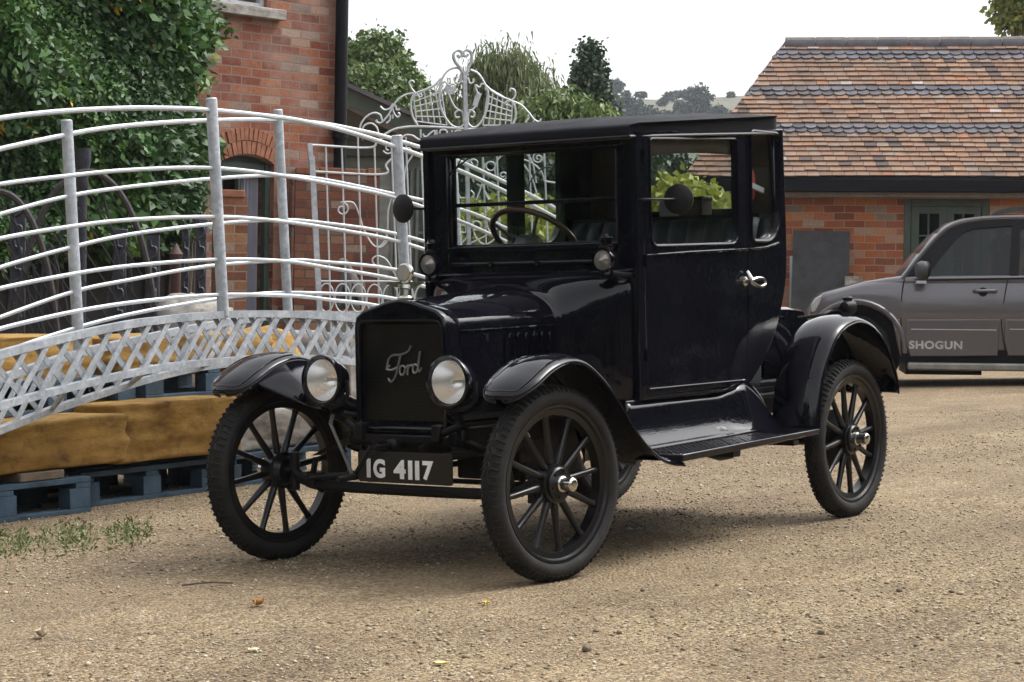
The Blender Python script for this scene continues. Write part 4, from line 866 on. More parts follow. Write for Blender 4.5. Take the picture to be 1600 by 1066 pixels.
# ================================================================ DARK ORNAMENTAL IRONWORK
def iron_gate(name, label, D, yaw, cx, top, half, base_py, r):
    f = Frame(cx, D, yaw); t = thing(name, label, 'gate', matrix=f.m); _, zt = f.px(cx, top); xa, _ = f.px(cx-half, base_py); xb, _ = f.px(cx+half, base_py); hw = (xb-xa)/2; a = MB()
    arch = [(hw*math.cos(u), 0, .15+(zt-.15)*math.sin(u)**.8) for u in np.linspace(0, PI, 40)]; a.tube(arch, r*1.8, 8); a.tube([(hw, 0, .15), (hw, 0, -.1)], r*1.8, 8); a.tube([(-hw, 0, .15), (-hw, 0, -.1)], r*1.8, 8); a.build('arched_frame', M['rust'], t)
    g_ = MB()
    for k in range(-22, 23):
        pts = []
        for s in np.linspace(-3, 3, 90):
            x = k*.14+s*.62; z = zt*.5-s*.95
            if abs(x) < hw and z > .05 and z < .15+(zt-.15)*math.sqrt(max(0, 1-(x/hw)**2))**.8: pts.append((x, .0, z))
        if len(pts) > 2: g_.tube(pts, r*.42, 5)
    g_.build('wire_mesh', M['rust'], t)
    s_ = MB()
    for sg in (-1, 1):
        s_.tube(spl([(0, .01, .1), (sg*hw*.15, .01, zt*.4), (sg*hw*.5, .01, zt*.75), (sg*hw*.6, .01, zt*.5), (sg*hw*.4, .01, zt*.35)], 8), r*.8, 6)
        s_.tube(spl([(sg*hw*.9, .01, zt*.25), (sg*hw*.6, .01, zt*.5), (sg*hw*.2, .01, zt*.93)], 8), r*.8, 6)
    s_.build('curved_bars', M['iron'], t); return t
iron_gate('iron_arch_gate', 'dark arched iron gate with slanting wire mesh, right one of the leaning pair', 14.4, 12, 128, 268, 118, 520, .013)
iron_gate('iron_arch_gate', 'rusty arched iron gate with slanting wire mesh cut by the left edge of the photo', 13.6, 12, -10, 300, 100, 520, .013)
def column(px, pyt, D, wpx, label, cat='column'):
    f = Frame(px, D, 0); t = thing('iron_column', label, cat, matrix=f.m, group='dark cast iron columns by the house'); _, z = f.px(px, pyt); r = wpx/FPX*D/2
    m = MB(); m.lathe([(r*1.25, -.1), (r*1.25, .25), (r, .30), (r*.92, z*.5), (r*.85, z-.3)], (0, 0, 0), (0, 0, 1), 16); m.build('shaft', M['iron'], t)
    m = MB(); m.lathe([(r*.85, 0), (r*1.2, .04), (r*1.0, .08), (r*1.25, .14), (r*1.5, .22), (r*1.5, .30), (0, .30)], (0, 0, z-.3), (0, 0, 1), 16); m.build('capital', M['iron'], t)
column(120, 232, 15.2, 17, 'tall dark cast iron column with moulded capital rising behind the left bridge post')
def panel_post(px, pyt, D, wpx, label):
    f = Frame(px, D, 10); t = thing('iron_post', label, 'post', matrix=f.m, group='ornamented dark iron posts leaning by the house'); _, z = f.px(px, pyt); w_ = wpx/FPX*D/2
    m = MB(); m.box(-w_, w_, 0, w_, -.1, z); m.box(-w_*1.2, w_*1.2, -.01, w_*1.1, z+.001, z+.05); m.build('post_body', M['iron'], t, bevel=.008)
    q = MB(); n_ = int(z/.16)
    for i in range(n_):
        zc = .12+i*.16; q.tube(spl([(-w_*.5, -.012, zc), (w_*.4, -.014, zc+.04), (w_*.35, -.014, zc+.09), (-w_*.3, -.014, zc+.10), (-w_*.45, -.012, zc+.15)], 4), .012, 5)
    q.build('scroll_relief', M['iron'], t)
for px, pyt, D, wd, lb in ((232, 366, 16.2, 20, 'ornamented dark iron post with scroll relief, nearest the wire arch gate'), (180, 368, 15.9, 20, 'ornamented dark iron post standing behind the mesh of the arch gate'), (307, 352, 16.6, 17, 'ornamented dark iron post close to the brick pier by the doorway'), (283, 360, 17.0, 12, 'narrow dark iron post beside the ornamented post near the brick pier'), (20, 330, 15.5, 24, 'wide dark iron post at the far left below the climbing plant')):
    panel_post(px, pyt, D, wd, lb)
f = Frame(268, 16.4, 5); t = thing('rusty_pole', 'thin reddish brown iron pole between the dark ornamented posts', 'pole', matrix=f.m); _, z = f.px(268, 385); m = MB(); m.lathe([(.05, -.1), (.042, .2), (.038, z-.1), (.055, z-.06), (.03, z-.02), (.0, z+.03)], (0, 0, 0), (0, 0, 1), 12); m.build('shaft', simple('red_brown_iron', (.07, .035, .03), .7), t)

# ================================================================ GALVANISED ARCHED BRIDGE
YN, YF = 2.35, 2.80
bridge = thing('footbridge', 'galvanised steel arched footbridge with lattice sides and curved handrails', 'bridge', (0, YN, 0))
def bp(pts, y): return [tuple(np.array(ony(a, b, y))-np.array([0, YN, 0])) for a, b in pts]
NR = [[(-40, 196), (0, 185), (75, 176), (150, 171), (230, 169), (325, 172), (430, 183), (480, 191), (540, 205), (616, 229), (704, 261), (796, 303), (880, 347), (960, 392)],
      [(-40, 300), (0, 288), (105, 275), (200, 266), (325, 262.5), (430, 273), (540, 292), (616, 309), (710, 342), (798, 381), (870, 418), (950, 462)],
      [(-40, 387), (0, 373), (105, 355), (200, 344), (330, 339), (430, 345), (540, 361), (624, 378), (720, 410), (800, 446), (870, 480), (940, 520)],
      [(-40, 466), (0, 451), (105, 430), (200, 416), (335, 406), (440, 408), (515, 419), (625, 438), (720, 466), (800, 500), (870, 534), (930, 566)],
      [(-40, 532), (0, 514), (122, 486), (230, 470), (341, 461), (455, 462.5), (517, 469), (590, 478), (700, 505), (800, 545), (900, 596)]]
FR = [[(-40, 246), (0, 233), (98, 212), (160, 201), (240, 193), (325, 188.5), (425, 187.5), (500, 193), (560, 204), (609, 216), (704, 247), (795, 288), (870, 327), (960, 376)],
      [(-40, 350), (0, 335), (105, 307), (200, 292.5), (325, 280), (425, 274.5), (500, 280), (609, 302), (722, 328), (785, 354), (860, 390), (950, 438)],
      [(-40, 436), (0, 418), (110, 387), (200, 367), (325, 351), (430, 344), (500, 348), (616, 365), (720, 396), (800, 428), (940, 500)],
      [(-40, 512), (0, 496), (115, 456), (200, 438), (325, 416), (450, 407), (500, 409), (615, 421), (720, 452), (800, 486), (930, 548)],
      [(-40, 572), (20, 545), (124, 511), (214, 489), (315, 471), (387, 461), (450, 457.5), (562, 461), (617, 467), (720, 490), (820, 530), (920, 580)]]
for k in range(5):
    for side, L, y in (('n', NR, YN), ('f', FR, YF)):
        m = MB(); m.tube(spl(bp(L[k], y), 5), .0112 if k else .0135, 8); m.build('handrail' if k == 0 else 'rail', M['galv_bright'], bridge)
NT_ = [(-60, 573), (0, 554), (60, 538), (122, 523), (200, 507), (244, 501), (300, 495), (356, 491.5), (420, 490.5), (488, 493), (560, 500), (616, 510), (700, 532), (800, 566), (900, 612), (940, 633)]
NB_ = [(-60, 654), (0, 634), (70, 615), (144, 597), (210, 582), (270, 572), (330, 566), (400, 560), (470, 560), (530, 564), (600, 576), (700, 600), (800, 634), (900, 680)]
FT_ = [(-60, 612), (0, 592), (60, 572), (121, 552), (193, 536), (270, 519), (330, 508), (400, 497), (455, 491), (510, 491), (562, 495), (640, 506), (740, 536), (840, 576), (940, 625)]
FBt = [(-60, 694), (0, 672), (72, 644), (144, 620), (220, 596), (292, 578), (360, 568), (440, 560), (520, 560), (600, 566), (700, 590), (800, 625), (900, 668)]
nt_, nb_, ft_, fb_ = [spl(bp(L, y), 4) for L, y in ((NT_, YN), (NB_, YN), (FT_, YF), (FBt, YF))]
for nm, c, y in (('top_chord', nt_, 0), ('bottom_chord', nb_, 0), ('top_chord', ft_, 0), ('bottom_chord', fb_, 0)):
    m = MB(); m.flatbar(c, .038 if nm == 'top_chord' else .034, .05, (0, 1, 0)); m.build(nm, M['galv'], bridge, smooth=30)
def zat(c, x): return float(np.interp(x, [q[0] for q in c], [q[2] for q in c]))
def lattice(tc, bc, yo, name, mat, y0):
    x0, x1 = tc[0][0], min(tc[-1][0], bc[-1][0]); sp = .137; fw, bwd = MB(), MB(); k = 0; x = x0-.1
    while x < x1:
        for dirn, mb_, oy in ((1, fw, -.018), (-1, bwd, .012)):
            xa, xb = (x, x+.205) if dirn > 0 else (x+.205, x)      # bottom, top
            if min(xa, xb) < x0 or max(xa, xb) > x1: continue
            a = Vector((xa, y0+oy, zat(bc, xa))); b = Vector((xb, y0+oy, zat(tc, xb))); mb_.flatbar([a, b], .028, .007, (0, 1, 0))
        x += sp
    for mb_ in (fw, bwd): mb_.build('lattice', mat, bridge, smooth=0)
lattice(nt_, nb_, 0, 'lattice', M['galv'], 0); lattice(ft_, fb_, 0, 'lattice', M['galv'], YF-YN)
for (a, b, y, wd) in (((330, 153), (349, 494), YN, .062), ((620, 211), (637, 508), YN, .064), ((104, 187), (124, 556), YF, .060), ((434, 171), (450, 492), YF, .056), ((705, 238), (722, 530), YF, .07), ((-70, 190), (-52, 560), YN, .075)):
    m = MB(); A, B = bp([b, a], y); A = Vector(A); B = Vector(B); B.y = A.y; m.tube([A, A+(B-A)*.995, B], [wd/2, wd/2, wd/2-.006], 16); m.build('post', M['galv'], bridge)
for x in np.arange(-.2, 4.6, .55):
    m = MB(); m.tube([(x, .02, zat(nb_, x)+.01), (x+.25, YF-YN-.02, zat(fb_, min(x+.25, fb_[-1][0]))+.01)], .014, 6); m.build('cross_tube', M['galv'], bridge)

# ================================================================ STACKS OF STONE ON PALLETS
def pallet(label, x0, x1, y0, y1, z, tilt=0, mat='pallet_blue', blocks=True):
    t = thing('pallet', label, 'pallet', ((x0+x1)/2, (y0+y1)/2, z), 'blue timber pallets under the stone'); L, W_ = x1-x0, y1-y0; t.rotation_euler = (0, 0, tilt); t.scale = (1, 1, 1.36)
    m = MB()
    for k in range(5): y = -W_/2+k*(W_-.1)/4; m.box(-L/2, L/2, y, y+.1, .117, .139)
    m.build('deck_boards', M[mat], t, smooth=0, bevel=.003)
    m = MB()
    for k in range(3): x = -L/2+k*(L-.1)/2; m.box(x, x+.1, -W_/2+.002, W_/2-.002, .096, .116)
    for k in range(3): y = -W_/2+k*(W_-.1)/2; m.box(-L/2, L/2, y+.001, y+.099, 0, .018)
    m.build('bearers', M[mat], t, smooth=0, bevel=.003)
    for i in range(3):
        for j in range(3): m = MB(); x = -L/2+.002+i*(L-.145)/2; y = -W_/2+.003+j*(W_-.1)/2; m.box(x, x+.14, y, y+.092, .0185, .0955); m.build('spacer_block', M[mat], t, smooth=0, bevel=.003)
    return t
pallet('blue pallet on the gravel under the left yellow stone block', -.15, .98, 2.92, 3.8, 0, -.02)
pallet('faded blue pallet on the gravel under the right yellow stone block', 1.05, 2.15, 3.1, 4.0, 0, .03)
pallet('blue pallet on the gravel mostly hidden behind the front wheel of the black car', 2.25, 3.4, 3.15, 4.0, 0, 0)
def block(label, x0, x1, y0, y1, z0, z1, seed, mat='stone', r=.05, rot=0, sq=30, grp='yellow sandstone blocks stacked by the bridge'):
    return rock('stone_block', label, ((x0+x1)/2, (y0+y1)/2, (z0+z1)/2), (x1-x0, y1-y0, z1-z0), M[mat], 'stone', grp, seed, r, rot, 22, sq)
block('big yellow sandstone block on the left pallet, under the bridge', -.35, 1.29, 2.93, 3.7, .236, .50, 3)
block('big yellow sandstone block with a white scar, on the right pallet', 1.26, 2.25, 3.02, 3.8, .215, .545, 4)
block('yellow sandstone block low behind the front wheel of the black car', 2.28, 3.3, 3.2, 4.0, .192, .44, 6, 'stone_grey', grp=None)
pallet('blue upper pallet lying on top of the left yellow stone block', .55, 1.75, 3.35, 4.2, .50, .02)
pallet('blue upper pallet lying on top of the stone beside the front wheel', 1.85, 2.95, 3.35, 4.2, .535, -.03)
block('yellow stone block on the upper pallet, seen through the bridge lattice at left', .2, 1.5, 3.4, 4.2, .66, .93, 8)
block('yellow stone block on the upper pallet, seen through the middle of the bridge lattice', 1.62, 3.0, 3.42, 4.2, .66, .90, 11)
block('pale cream stone slab at the far left behind the bridge lattice', -.3, .55, 3.5, 4.1, .50, .76, 13, 'stone_pale', grp=None)
tb = thing('timber_baulk', 'short squared timber baulk wedged under the left yellow stone', 'timber', (-.1, 2.92, .1925)); m = MB(); m.box(-.5, .33, -.04, .05, 0, .048); m.box(.6, .9, .0, .6, 0, .045); m.build('timber', M['pallet_wood'], tb, bevel=.006); bpy.context.view_layer.update()

# ================================================================ SILVER ORNAMENTAL GATE
GF = Frame(727, 18.6, 13, 2.0); gate = thing('ornamental_gate', 'tall galvanised wrought iron gate with scrolls, basket panels and heart finial', 'gate', matrix=GF.m)
def gp_(pts, y=0.): return [(GF.px(a, b, y)[0], y, GF.px(a, b, y)[1]) for a, b in pts]
def gt(name, lines, r, n=6, sm=6, y=0., mat='galv_bright'):
    m = MB()
    for L in lines: m.tube(spl(gp_(L, y), sm) if len(L) > 2 else gp_(L, y), r, n)
    return m.build(name, M[mat], gate)
def z6(L): return [(540+x/4.706, 60+y/4.706) for x, y in L]
def z4(L): return [(300+x/4.2105, 160+y/4.2105) for x, y in L]
def z5(L): return [(300+x/4, 360+y/4) for x, y in L]
def zw(L): return [(690+x/5.161, 220+y/5.161) for x, y in L]
mir = lambda L, c=727.: [(2*c-x, y+.035*(c-x)*-1*0+((2*c-x)-x)*.03) for x, y in L]
def bar(a, b, w_, nm='gate_post', mat='galv', y=0.):
    m = MB(); m.flatbar(gp_([a, b], y), w_, w_, (0, 1, 0)); return m.build(nm, M[mat], gate, smooth=0)
bar((487, 244), (507, 640), .048); bar((484, 224), (485.5, 246), .040, 'post_spigot'); bar((726, 112), (739, 640), .034, 'centre_stile')
for a, b in (((943, 240), (960, 640)),): bar(a, b, .048)
gt('gate_rail', [[(487, 226.5), (575, 231), (589, 221.5), (601, 214)], [(489, 268), (597, 272.5), (603, 258), (612, 248)], z6([(250, 735), (290, 705), (360, 668), (450, 651), (550, 648), (700, 654), (880, 665), (1030, 673), (1180, 682), (1330, 700), (1430, 745), (1500, 800)])], .011)
gt('gate_rail', [z5([(785, 318), (1250, 318)]), [(612, 440), (960, 455)], [(500, 520), (960, 540)], zw([(100, 460), (230, 462)]), zw([(830, 325), (925, 340), (1100, 350)])], .009)
V_ = []
for x in (509, 534, 559, 585): V_.append([(x, 228 if x != 559 else 212), (x+8.5, 520)])
for x in (611, 634, 657, 682, 706, 753, 775, 800, 826, 850, 872, 895, 920): V_.append([(x, 214 if x < 640 else 202+(x-660)*.03+(0 if x < 800 else (x-800)*.5)), (x+12, 525)])
for L in V_: gt('upright', [L], .0085)
H_ = []
for i in range(19):
    x = 497+i*25; yo = .5*i; c = (x+13, 465+yo); H_.append([(c[0]+12*math.cos(a), c[1]+22*math.sin(a)) for a in np.linspace(0, 2*PI, 13)]); c = (x+26, 465+yo); 
gt('hoop_band', H_, .007, sm=2)
def spiral(c, r0, r1, a0, turns, n=22): return [(c[0]+(r0+(r1-r0)*k/n)*math.cos(a0+turns*2*PI*k/n), c[1]+(r0+(r1-r0)*k/n)*math.sin(a0+turns*2*PI*k/n)) for k in range(n+1)]
S1 = [spiral((534.5, 327), 2, 11, .5, -1.35)+z4([(1060, 660), (1100, 740), (1128, 830), (1165, 905), (1210, 950), (1255, 930), (1285, 850), (1290, 720), (1320, 600)]),
      z4([(1370, 860), (1400, 700), (1395, 540), (1410, 420), (1450, 350)]), z5([(1180, 220), (1140, 215), (1128, 180), (1160, 160), (1210, 180), (1250, 240), (1290, 330)]),
      z5([(1085, 20), (1130, 90), (1180, 105), (1220, 60), (1210, 10)]), z4([(1300, 385), (1340, 360), (1420, 300), (1450, 330)]), spiral((607, 232), 2.5, 9, 1.5, 1.2)]
S1 += [zw([(440, 310), (430, 230), (445, 170), (480, 125), (520, 112)]), spiral(zw([(495, 280)])[0], 1.5, 7.5, 0, 1.4), spiral(zw([(395, 205)])[0], 7, 7, 0, 1), zw([(250, 460), (262, 430), (235, 400)]), zw([(90, 300), (95, 360), (130, 420), (150, 460)]),
       zw([(330, 150), (335, 240), (350, 180)]), zw([(280, 480), (310, 400), (325, 350), (345, 400), (380, 480)]), zw([(110, 850), (190, 800), (225, 700), (225, 600)]), zw([(250, 640), (260, 740), (300, 810), (360, 845)]), zw([(110, 640), (130, 720), (190, 740), (190, 690), (160, 680)]), spiral(zw([(280, 685)])[0], 7, 7, 0, 1), zw([(350, 845), (420, 800), (450, 740)]), zw([(360, 640), (380, 720), (430, 735), (430, 690), (400, 680)]),
       zw([(655, 150), (710, 170), (770, 210), (810, 260), (830, 325)]), spiral(zw([(780, 140)])[0], 1.5, 9, 1.5, 1.5), zw([(660, 190), (720, 280), (760, 400), (780, 470)]), zw([(690, 110), (720, 150), (740, 200), (765, 340)]), zw([(250, 190), (230, 160), (260, 150), (290, 170), (285, 205)]), zw([(470, 690), (450, 660), (480, 640)]), zw([(200, 840), (330, 780), (480, 690)])]
for L in S1: gt('scroll', [L], .0075, sm=4)
gt('dark_hoop', [zw([(690, 410), (720, 320), (780, 245), (840, 215), (890, 215)])], .010, mat='iron')
# overthrow
for L in (z6([(855, 300), (850, 240), (810, 218), (750, 240), (705, 310), (690, 420), (705, 520), (745, 600), (790, 645), (840, 655), (875, 630)]), z6([(920, 232), (970, 255), (1010, 310), (1045, 390), (1048, 470), (1025, 560), (985, 630), (940, 655), (905, 630), (898, 600)])): gt('oval', [L], .010)
gt('basket_rim', [z6([(700, 295), (650, 345), (590, 375), (520, 402), (488, 440), (480, 510), (495, 580), (530, 640)])], .010); gt('basket_rim', [z6([(1030, 345), (1080, 390), (1150, 430), (1220, 462), (1245, 510), (1250, 580), (1225, 640), (1180, 678)])], .010)
def basket(TL, TR, BR, BL, n_, bulge):
    L = []; q = lambda a, b, t: (a[0]+(b[0]-a[0])*t, a[1]+(b[1]-a[1])*t)
    for k in range(n_+1):
        t = k/n_; L.append(z6([q(TL, TR, t), q(BL, BR, t)])); L.append(z6([q(TL, BL, t), q(TR, BR, t)]))
    return L
gt('basket_weave', basket((500, 430), (692, 330), (745, 640), (520, 610), 5, 0), .0065); gt('basket_weave', basket((1050, 365), (1228, 470), (1215, 640), (1010, 640), 5, 0), .0065)
def ribbon(L, w_, nm='heart_finial'):
    m = MB(); m.flatbar(spl(gp_(z6(L)), 6), .016, w_, (0, 1, 0)); m.build(nm, M['galv'], gate, smooth=60)
ribbon([(868, 262), (845, 222), (808, 178), (792, 135), (800, 105), (828, 92), (853, 103), (852, 130), (832, 136), (822, 122)], .05); ribbon([(888, 262), (905, 215), (925, 175), (927, 125), (912, 95), (882, 90), (865, 108), (872, 130), (892, 132), (900, 118)], .05)
for L in ([(720, 360), (708, 335), (730, 318), (760, 345), (790, 335), (805, 350), (780, 385), (755, 390), (770, 440), (800, 500), (835, 530)], [(1030, 380), (1028, 345), (1000, 335), (985, 360), (955, 345), (965, 390), (985, 420), (970, 470), (940, 520), (905, 530)], [(850, 300), (835, 330), (805, 320), (800, 290), (825, 285)], [(900, 290), (915, 330), (940, 320), (938, 295)], [(868, 620), (865, 560), (840, 530), (808, 545), (810, 580), (840, 580)], [(900, 610), (905, 550), (925, 530), (948, 550), (940, 580), (920, 575)],
          [(510, 398), (485, 370), (468, 325), (490, 312), (505, 325)], [(1215, 458), (1245, 430), (1245, 385), (1215, 370), (1208, 390)], [(520, 402), (540, 430), (560, 425), (550, 405)], [(1215, 462), (1180, 465), (1180, 490), (1205, 488)],
          [(515, 400), (440, 415), (380, 455), (345, 510), (310, 570), (260, 620), (225, 612), (235, 600)], [(255, 500), (285, 525), (325, 515), (350, 480)], [(365, 490), (375, 525), (400, 520)], [(345, 520), (360, 560), (385, 580), (398, 560), (385, 545)], [(325, 560), (325, 600), (300, 625)], [(345, 560), (345, 590)],
          [(100, 690), (115, 625), (160, 570), (215, 548), (255, 565), (268, 605)], [(115, 690), (140, 640), (185, 625), (225, 650), (240, 700), (215, 712), (200, 698)],
          [(1225, 460), (1290, 490), (1345, 545), (1390, 600), (1425, 612), (1438, 590)], [(1390, 600), (1370, 640), (1375, 665)], [(1340, 560), (1345, 590), (1325, 615), (1340, 640)], [(1405, 610), (1420, 660)], [(1440, 660), (1470, 640), (1500, 655)],
          [(560, 770), (600, 720), (650, 680), (655, 720)], [(405, 745), (440, 712), (490, 715), (540, 745), (575, 740)], [(690, 700), (700, 675), (735, 675), (750, 705)], [(800, 700), (815, 680), (845, 680), (860, 700)], [(920, 700), (930, 680), (955, 680), (970, 700)], [(570, 700), (575, 720), (600, 725)]):
    gt('scroll', [z6(L)], .009, sm=5)
for L in ([(760, 340), (745, 380), (775, 395), (800, 360)], [(985, 400), (965, 450), (950, 500)]):
    m = MB(); m.flatbar(spl(gp_(z6(L)), 4), .045, .012, (0, 1, 0)); m.build('leaf_ornament', M['galv'], gate)
# ================================================================ GREEN LEAN-TO BEYOND THE GATE
LF = Frame(530, 24.5, 8, 2.0); lean = thing('lean_to', 'low green lean-to with sloping roof and glazed doors behind the silver gate', 'building', matrix=LF.m)
xa, za1 = LF.px(520, 128); xb, zb1 = LF.px(642, 186); _, zc1 = LF.px(700, 206); xc, _ = LF.px(700, 206)
def prism(P, y0, y1):      # polygon in (x, z) between two depths
    n = len(P); return [(x, y0, z) for x, z in P]+[(x, y1, z) for x, z in P], [tuple(range(n))[::-1], tuple(range(n, 2*n))]+[(i, (i+1) % n, (i+1) % n+n, i+n) for i in range(n)]
rf = MB(); rf.add(*prism([(xa-.6, za1+.28), (xc, zc1), (xc, zc1-.05), (xa-.6, za1+.23)], -.35, 3.2)); rf.build('roof', M['lead'], lean, smooth=0)
rf = MB(); rf.add(*prism([(xa-.6, za1+.22), (xc-.02, zc1-.058), (xc-.02, zc1-.24), (xa-.6, za1+.02)], -.30, -.25)); rf.build('barge_board', M['green_paint'], lean, smooth=0)
wl = MB(); wl.add(*prism([(xa-.6, -.4), (xc-.2, -.4), (xc-.2, zc1-.2), (xa-.6, za1+.1)], .3, .4)); wl.build('gable_wall', M['greygreen'], lean, smooth=0)
_, zr = LF.px(580, 240); bm_ = MB(); bm_.box(xa-.6, xc-.2, .2, .298, zr-.02, zr+.16); bm_.build('cross_beam', M['green_paint'], lean, bevel=.006)
for i, (p0, p1, y0, y1) in enumerate(((526, 568, 200, 236), (575, 612, 205, 238), (540, 576, 262, 440), (588, 612, 262, 470), (618, 642, 262, 470), (650, 672, 262, 470))):
    a, zt = LF.px(p0, y0, .3); b, zb = LF.px(p1, y1, .3); f_ = MB(); r_ = .035
    for q in ((a, b, zt-r_, zt), (a, b, zb, zb+r_), (a, a+r_, zb+r_+.001, zt-r_-.001), (b-r_, b, zb+r_+.001, zt-r_-.001)): f_.box(q[0], q[1], .25, .297, q[2], q[3])
    if i > 1: f_.box(a+r_, b-r_, .255, .295, (zb+zt)/2, (zb+zt)/2+.03)
    w_ = f_.build('window', M['greygreen'] if i != 0 else M['grey_paint'], lean, bevel=.003); g_ = MB(); g_.box(a+r_, b-r_, .27, .274, zb+r_, zt-r_); g_.build('pane', simple('dim_glass%d' % i, (.06, .075, .07) if i != 3 else (.25, .28, .27), .08), w_)
# ================================================================ RED TILED BARN
BF = Frame(1300, 30.0, -6, 1.5); barn = thing('tiled_barn', 'low orange brick barn with red clay tile roof and three bands of blue scalloped tiles', 'barn', matrix=BF.m)
EO = .32; _, ze = BF.px(1300, 277, -EO); ANG = rad(43)
xe0, _ = BF.px(1072, 272, -EO); xe1 = BF.px(1700, 285, -EO)[0]
rl = BF.slope(1229, 66, -EO, ze, ANG); rr_s = BF.slope(1600, 66, -EO, ze, ANG); Lr = math.hypot(rl[1]+EO, rl[2]-ze); xr1 = xe1
up = np.array([0, math.cos(ANG), math.sin(ANG)]); nn = np.array([0, -math.sin(ANG), math.cos(ANG)])
rp = lambda x, s, h=0.: np.array([x, -EO, ze])+up*s+nn*h
# tiles, one by one: body colour varies from tile to tile
NR_ = 29; ex = Lr/NR_; TW = .172; V, F, T = [], [], []; V2, F2, T2 = [], [], []
scal = {7, 8, 15, 16, 23, 24}; rnd = random.Random(5)
SCAL = {(i) for i in (9, 10, 17, 18, 25, 26)}
for r_ in range(NR_):
    s0 = r_*ex; xl = xe0+(rl[0]-xe0)*(s0/Lr)-.02; x = xl-(r_ % 2)*TW/2; sca = r_ in SCAL
    wob = rnd.uniform(-.004, .004); pdark = 0
    while x < xe1:
        x0 = max(x+.003, xl+rnd.uniform(-.015, .01)); x1 = x+TW-.003; x += TW
        if x1-x0 < .03: continue
        j = rnd.uniform(-.006, .006)+wob+.011*math.sin(x*.9+r_*.35)+.006*math.sin(x*2.3+r_*1.7); lift = rnd.uniform(.024, .034)+(.004 if rnd.random() < .1 else 0)
        if sca: prof = [(x0+(x1-x0)*(.5-.5*math.cos(a)), s0+j+.035-.062*math.sin(a)) for a in np.linspace(0, PI, 7)]
        else: prof = [(x0, s0+j), (x1, s0+j)]
        xt_ = xe0+(rl[0]-xe0)*((s0+ex)/Lr)-.02; top = [(x1, s0+ex+.03), (min(max(x0, xt_), x1-.02), s0+ex+.03)]; poly = prof+top; n = len(poly); b = len(V2 if sca else V)
        VV, FF, TT = (V2, F2, T2) if sca else (V, F, T)
        for (px_, s_) in poly:
            h = lift*(1-(s_-s0)/(ex+.03))+.006; VV.append(rp(px_, s_, h))
        for (px_, s_) in poly:
            h = lift*(1-(s_-s0)/(ex+.03))-.012; VV.append(rp(px_, s_, h))
        fs_ = [tuple(b+i for i in range(n))]+[(b+i, b+n+i, b+n+(i+1) % n, b+(i+1) % n) for i in range(n)]
        if sca: t_ = rnd.random()
        else:
            pdark = pdark*.5+(rnd.random() < .07)*.5; t_ = rnd.uniform(.0, .14) if rnd.random() < .045+pdark*.35 else (rnd.uniform(.96, 1) if rnd.random() < .02 else rnd.uniform(.15, .93))
        FF += fs_; TT += [t_]*len(fs_)
def tilemat(name, stops):
    m = NT(name); a = m.n('ShaderNodeAttribute'); a.attribute_name = 'tint'; v = m.obj(); c = m.ramp(a.outputs['Fac'], stops)
    c = m.mix(1.0, c, m.ramp(m.noise(9, 6, .7, v), [(.3, (.72, .70, .68)), (.65, (1.05, 1.05, 1.05))]), 'MULTIPLY'); c = m.mix(m.ramp(m.noise(1.1, 5, .6, v), [(.42, (0, 0, 0)), (.7, (.6, .6, .6))]), c, (.15, .115, .095))
    m.col(c); m.set(Roughness=.85); m.nrm(m.bump(m.noise(60, 5, .7, v), .4, .006)); return m.m
tm = tilemat('clay_tiles', [(0, (.085, .062, .055)), (.13, (.12, .09, .08)), (.16, (.20, .125, .09)), (.45, (.29, .165, .105)), (.7, (.34, .205, .13)), (.85, (.29, .215, .17)), (.93, (.38, .16, .075)), (.96, (.50, .42, .38))])
ts = tilemat('blue_scalloped_tiles', [(0, (.075, .072, .085)), (.4, (.11, .108, .13)), (.8, (.155, .155, .185)), (1, (.19, .16, .14))])
def addm(nm, V, F, T, mat):
    m = MB(); m.v = [tuple(q) for q in V]; m.f = F; m.a = T; return m.build(nm, mat, roof, smooth=0)
slab = MB(); bl_, br2 = rp(xe0+.02, 0, -.02), rp(xe1, 0, -.02); tl_, tr_ = rp(rl[0]+.02, Lr, -.02), rp(xe1, Lr, -.02)
slab.add([bl_, br2, tr_, tl_, bl_-nn*.05, br2-nn*.05, tr_-nn*.05, tl_-nn*.05], [(0, 1, 2, 3), (7, 6, 5, 4), (0, 4, 5, 1), (3, 2, 6, 7), (0, 3, 7, 4), (1, 5, 6, 2)])
ridge = rp(rl[0], Lr, 0); back = np.array([0, 2*(ridge[1])+EO*2, 0])
slab.add([tl_, tr_, (xe1, 2*ridge[1]+EO, ze), (xe0, 2*ridge[1]+EO, ze), bl_], [(1, 0, 3, 2), (0, 4, 3)])
roof = slab.build('roof', M['slate'], barn, smooth=0); addm('clay_tiles', V, F, T, tm); addm('scalloped_tiles', V2, F2, T2, ts)
rm = MB(); x = ridge[0]-.02; k = 0
while x < xe1:
    w_ = .46; rm.lathe([(.115, 0), (.125, .005), (.125, w_-.02), (.115, w_-.015)], (x, ridge[1], ridge[2]-.05+.003*(k % 2)), (1, 0, 0), 16); x += w_; k += 1
rm.build('ridge_tiles', M['lead'], roof)
rm = MB(); rm.box(ridge[0], xe1, ridge[1]-.10, ridge[1]+.10, ridge[2]-.03, ridge[2]+.055); rm.build('ridge_bedding', simple('pale_mortar', (.4, .37, .33), .9), roof)
_, zw_ = BF.px(1300, 303); gt_ = MB(); gt_.box(xe0+.1, xe1, -EO-.03, -EO+.05, ze-.20, ze-.03); gt_.box(xe0+.1, xe1, -EO+.051, .0, ze-.20, ze-.17); gt_.build('gutter_board', M['pipe'], barn, bevel=.01)
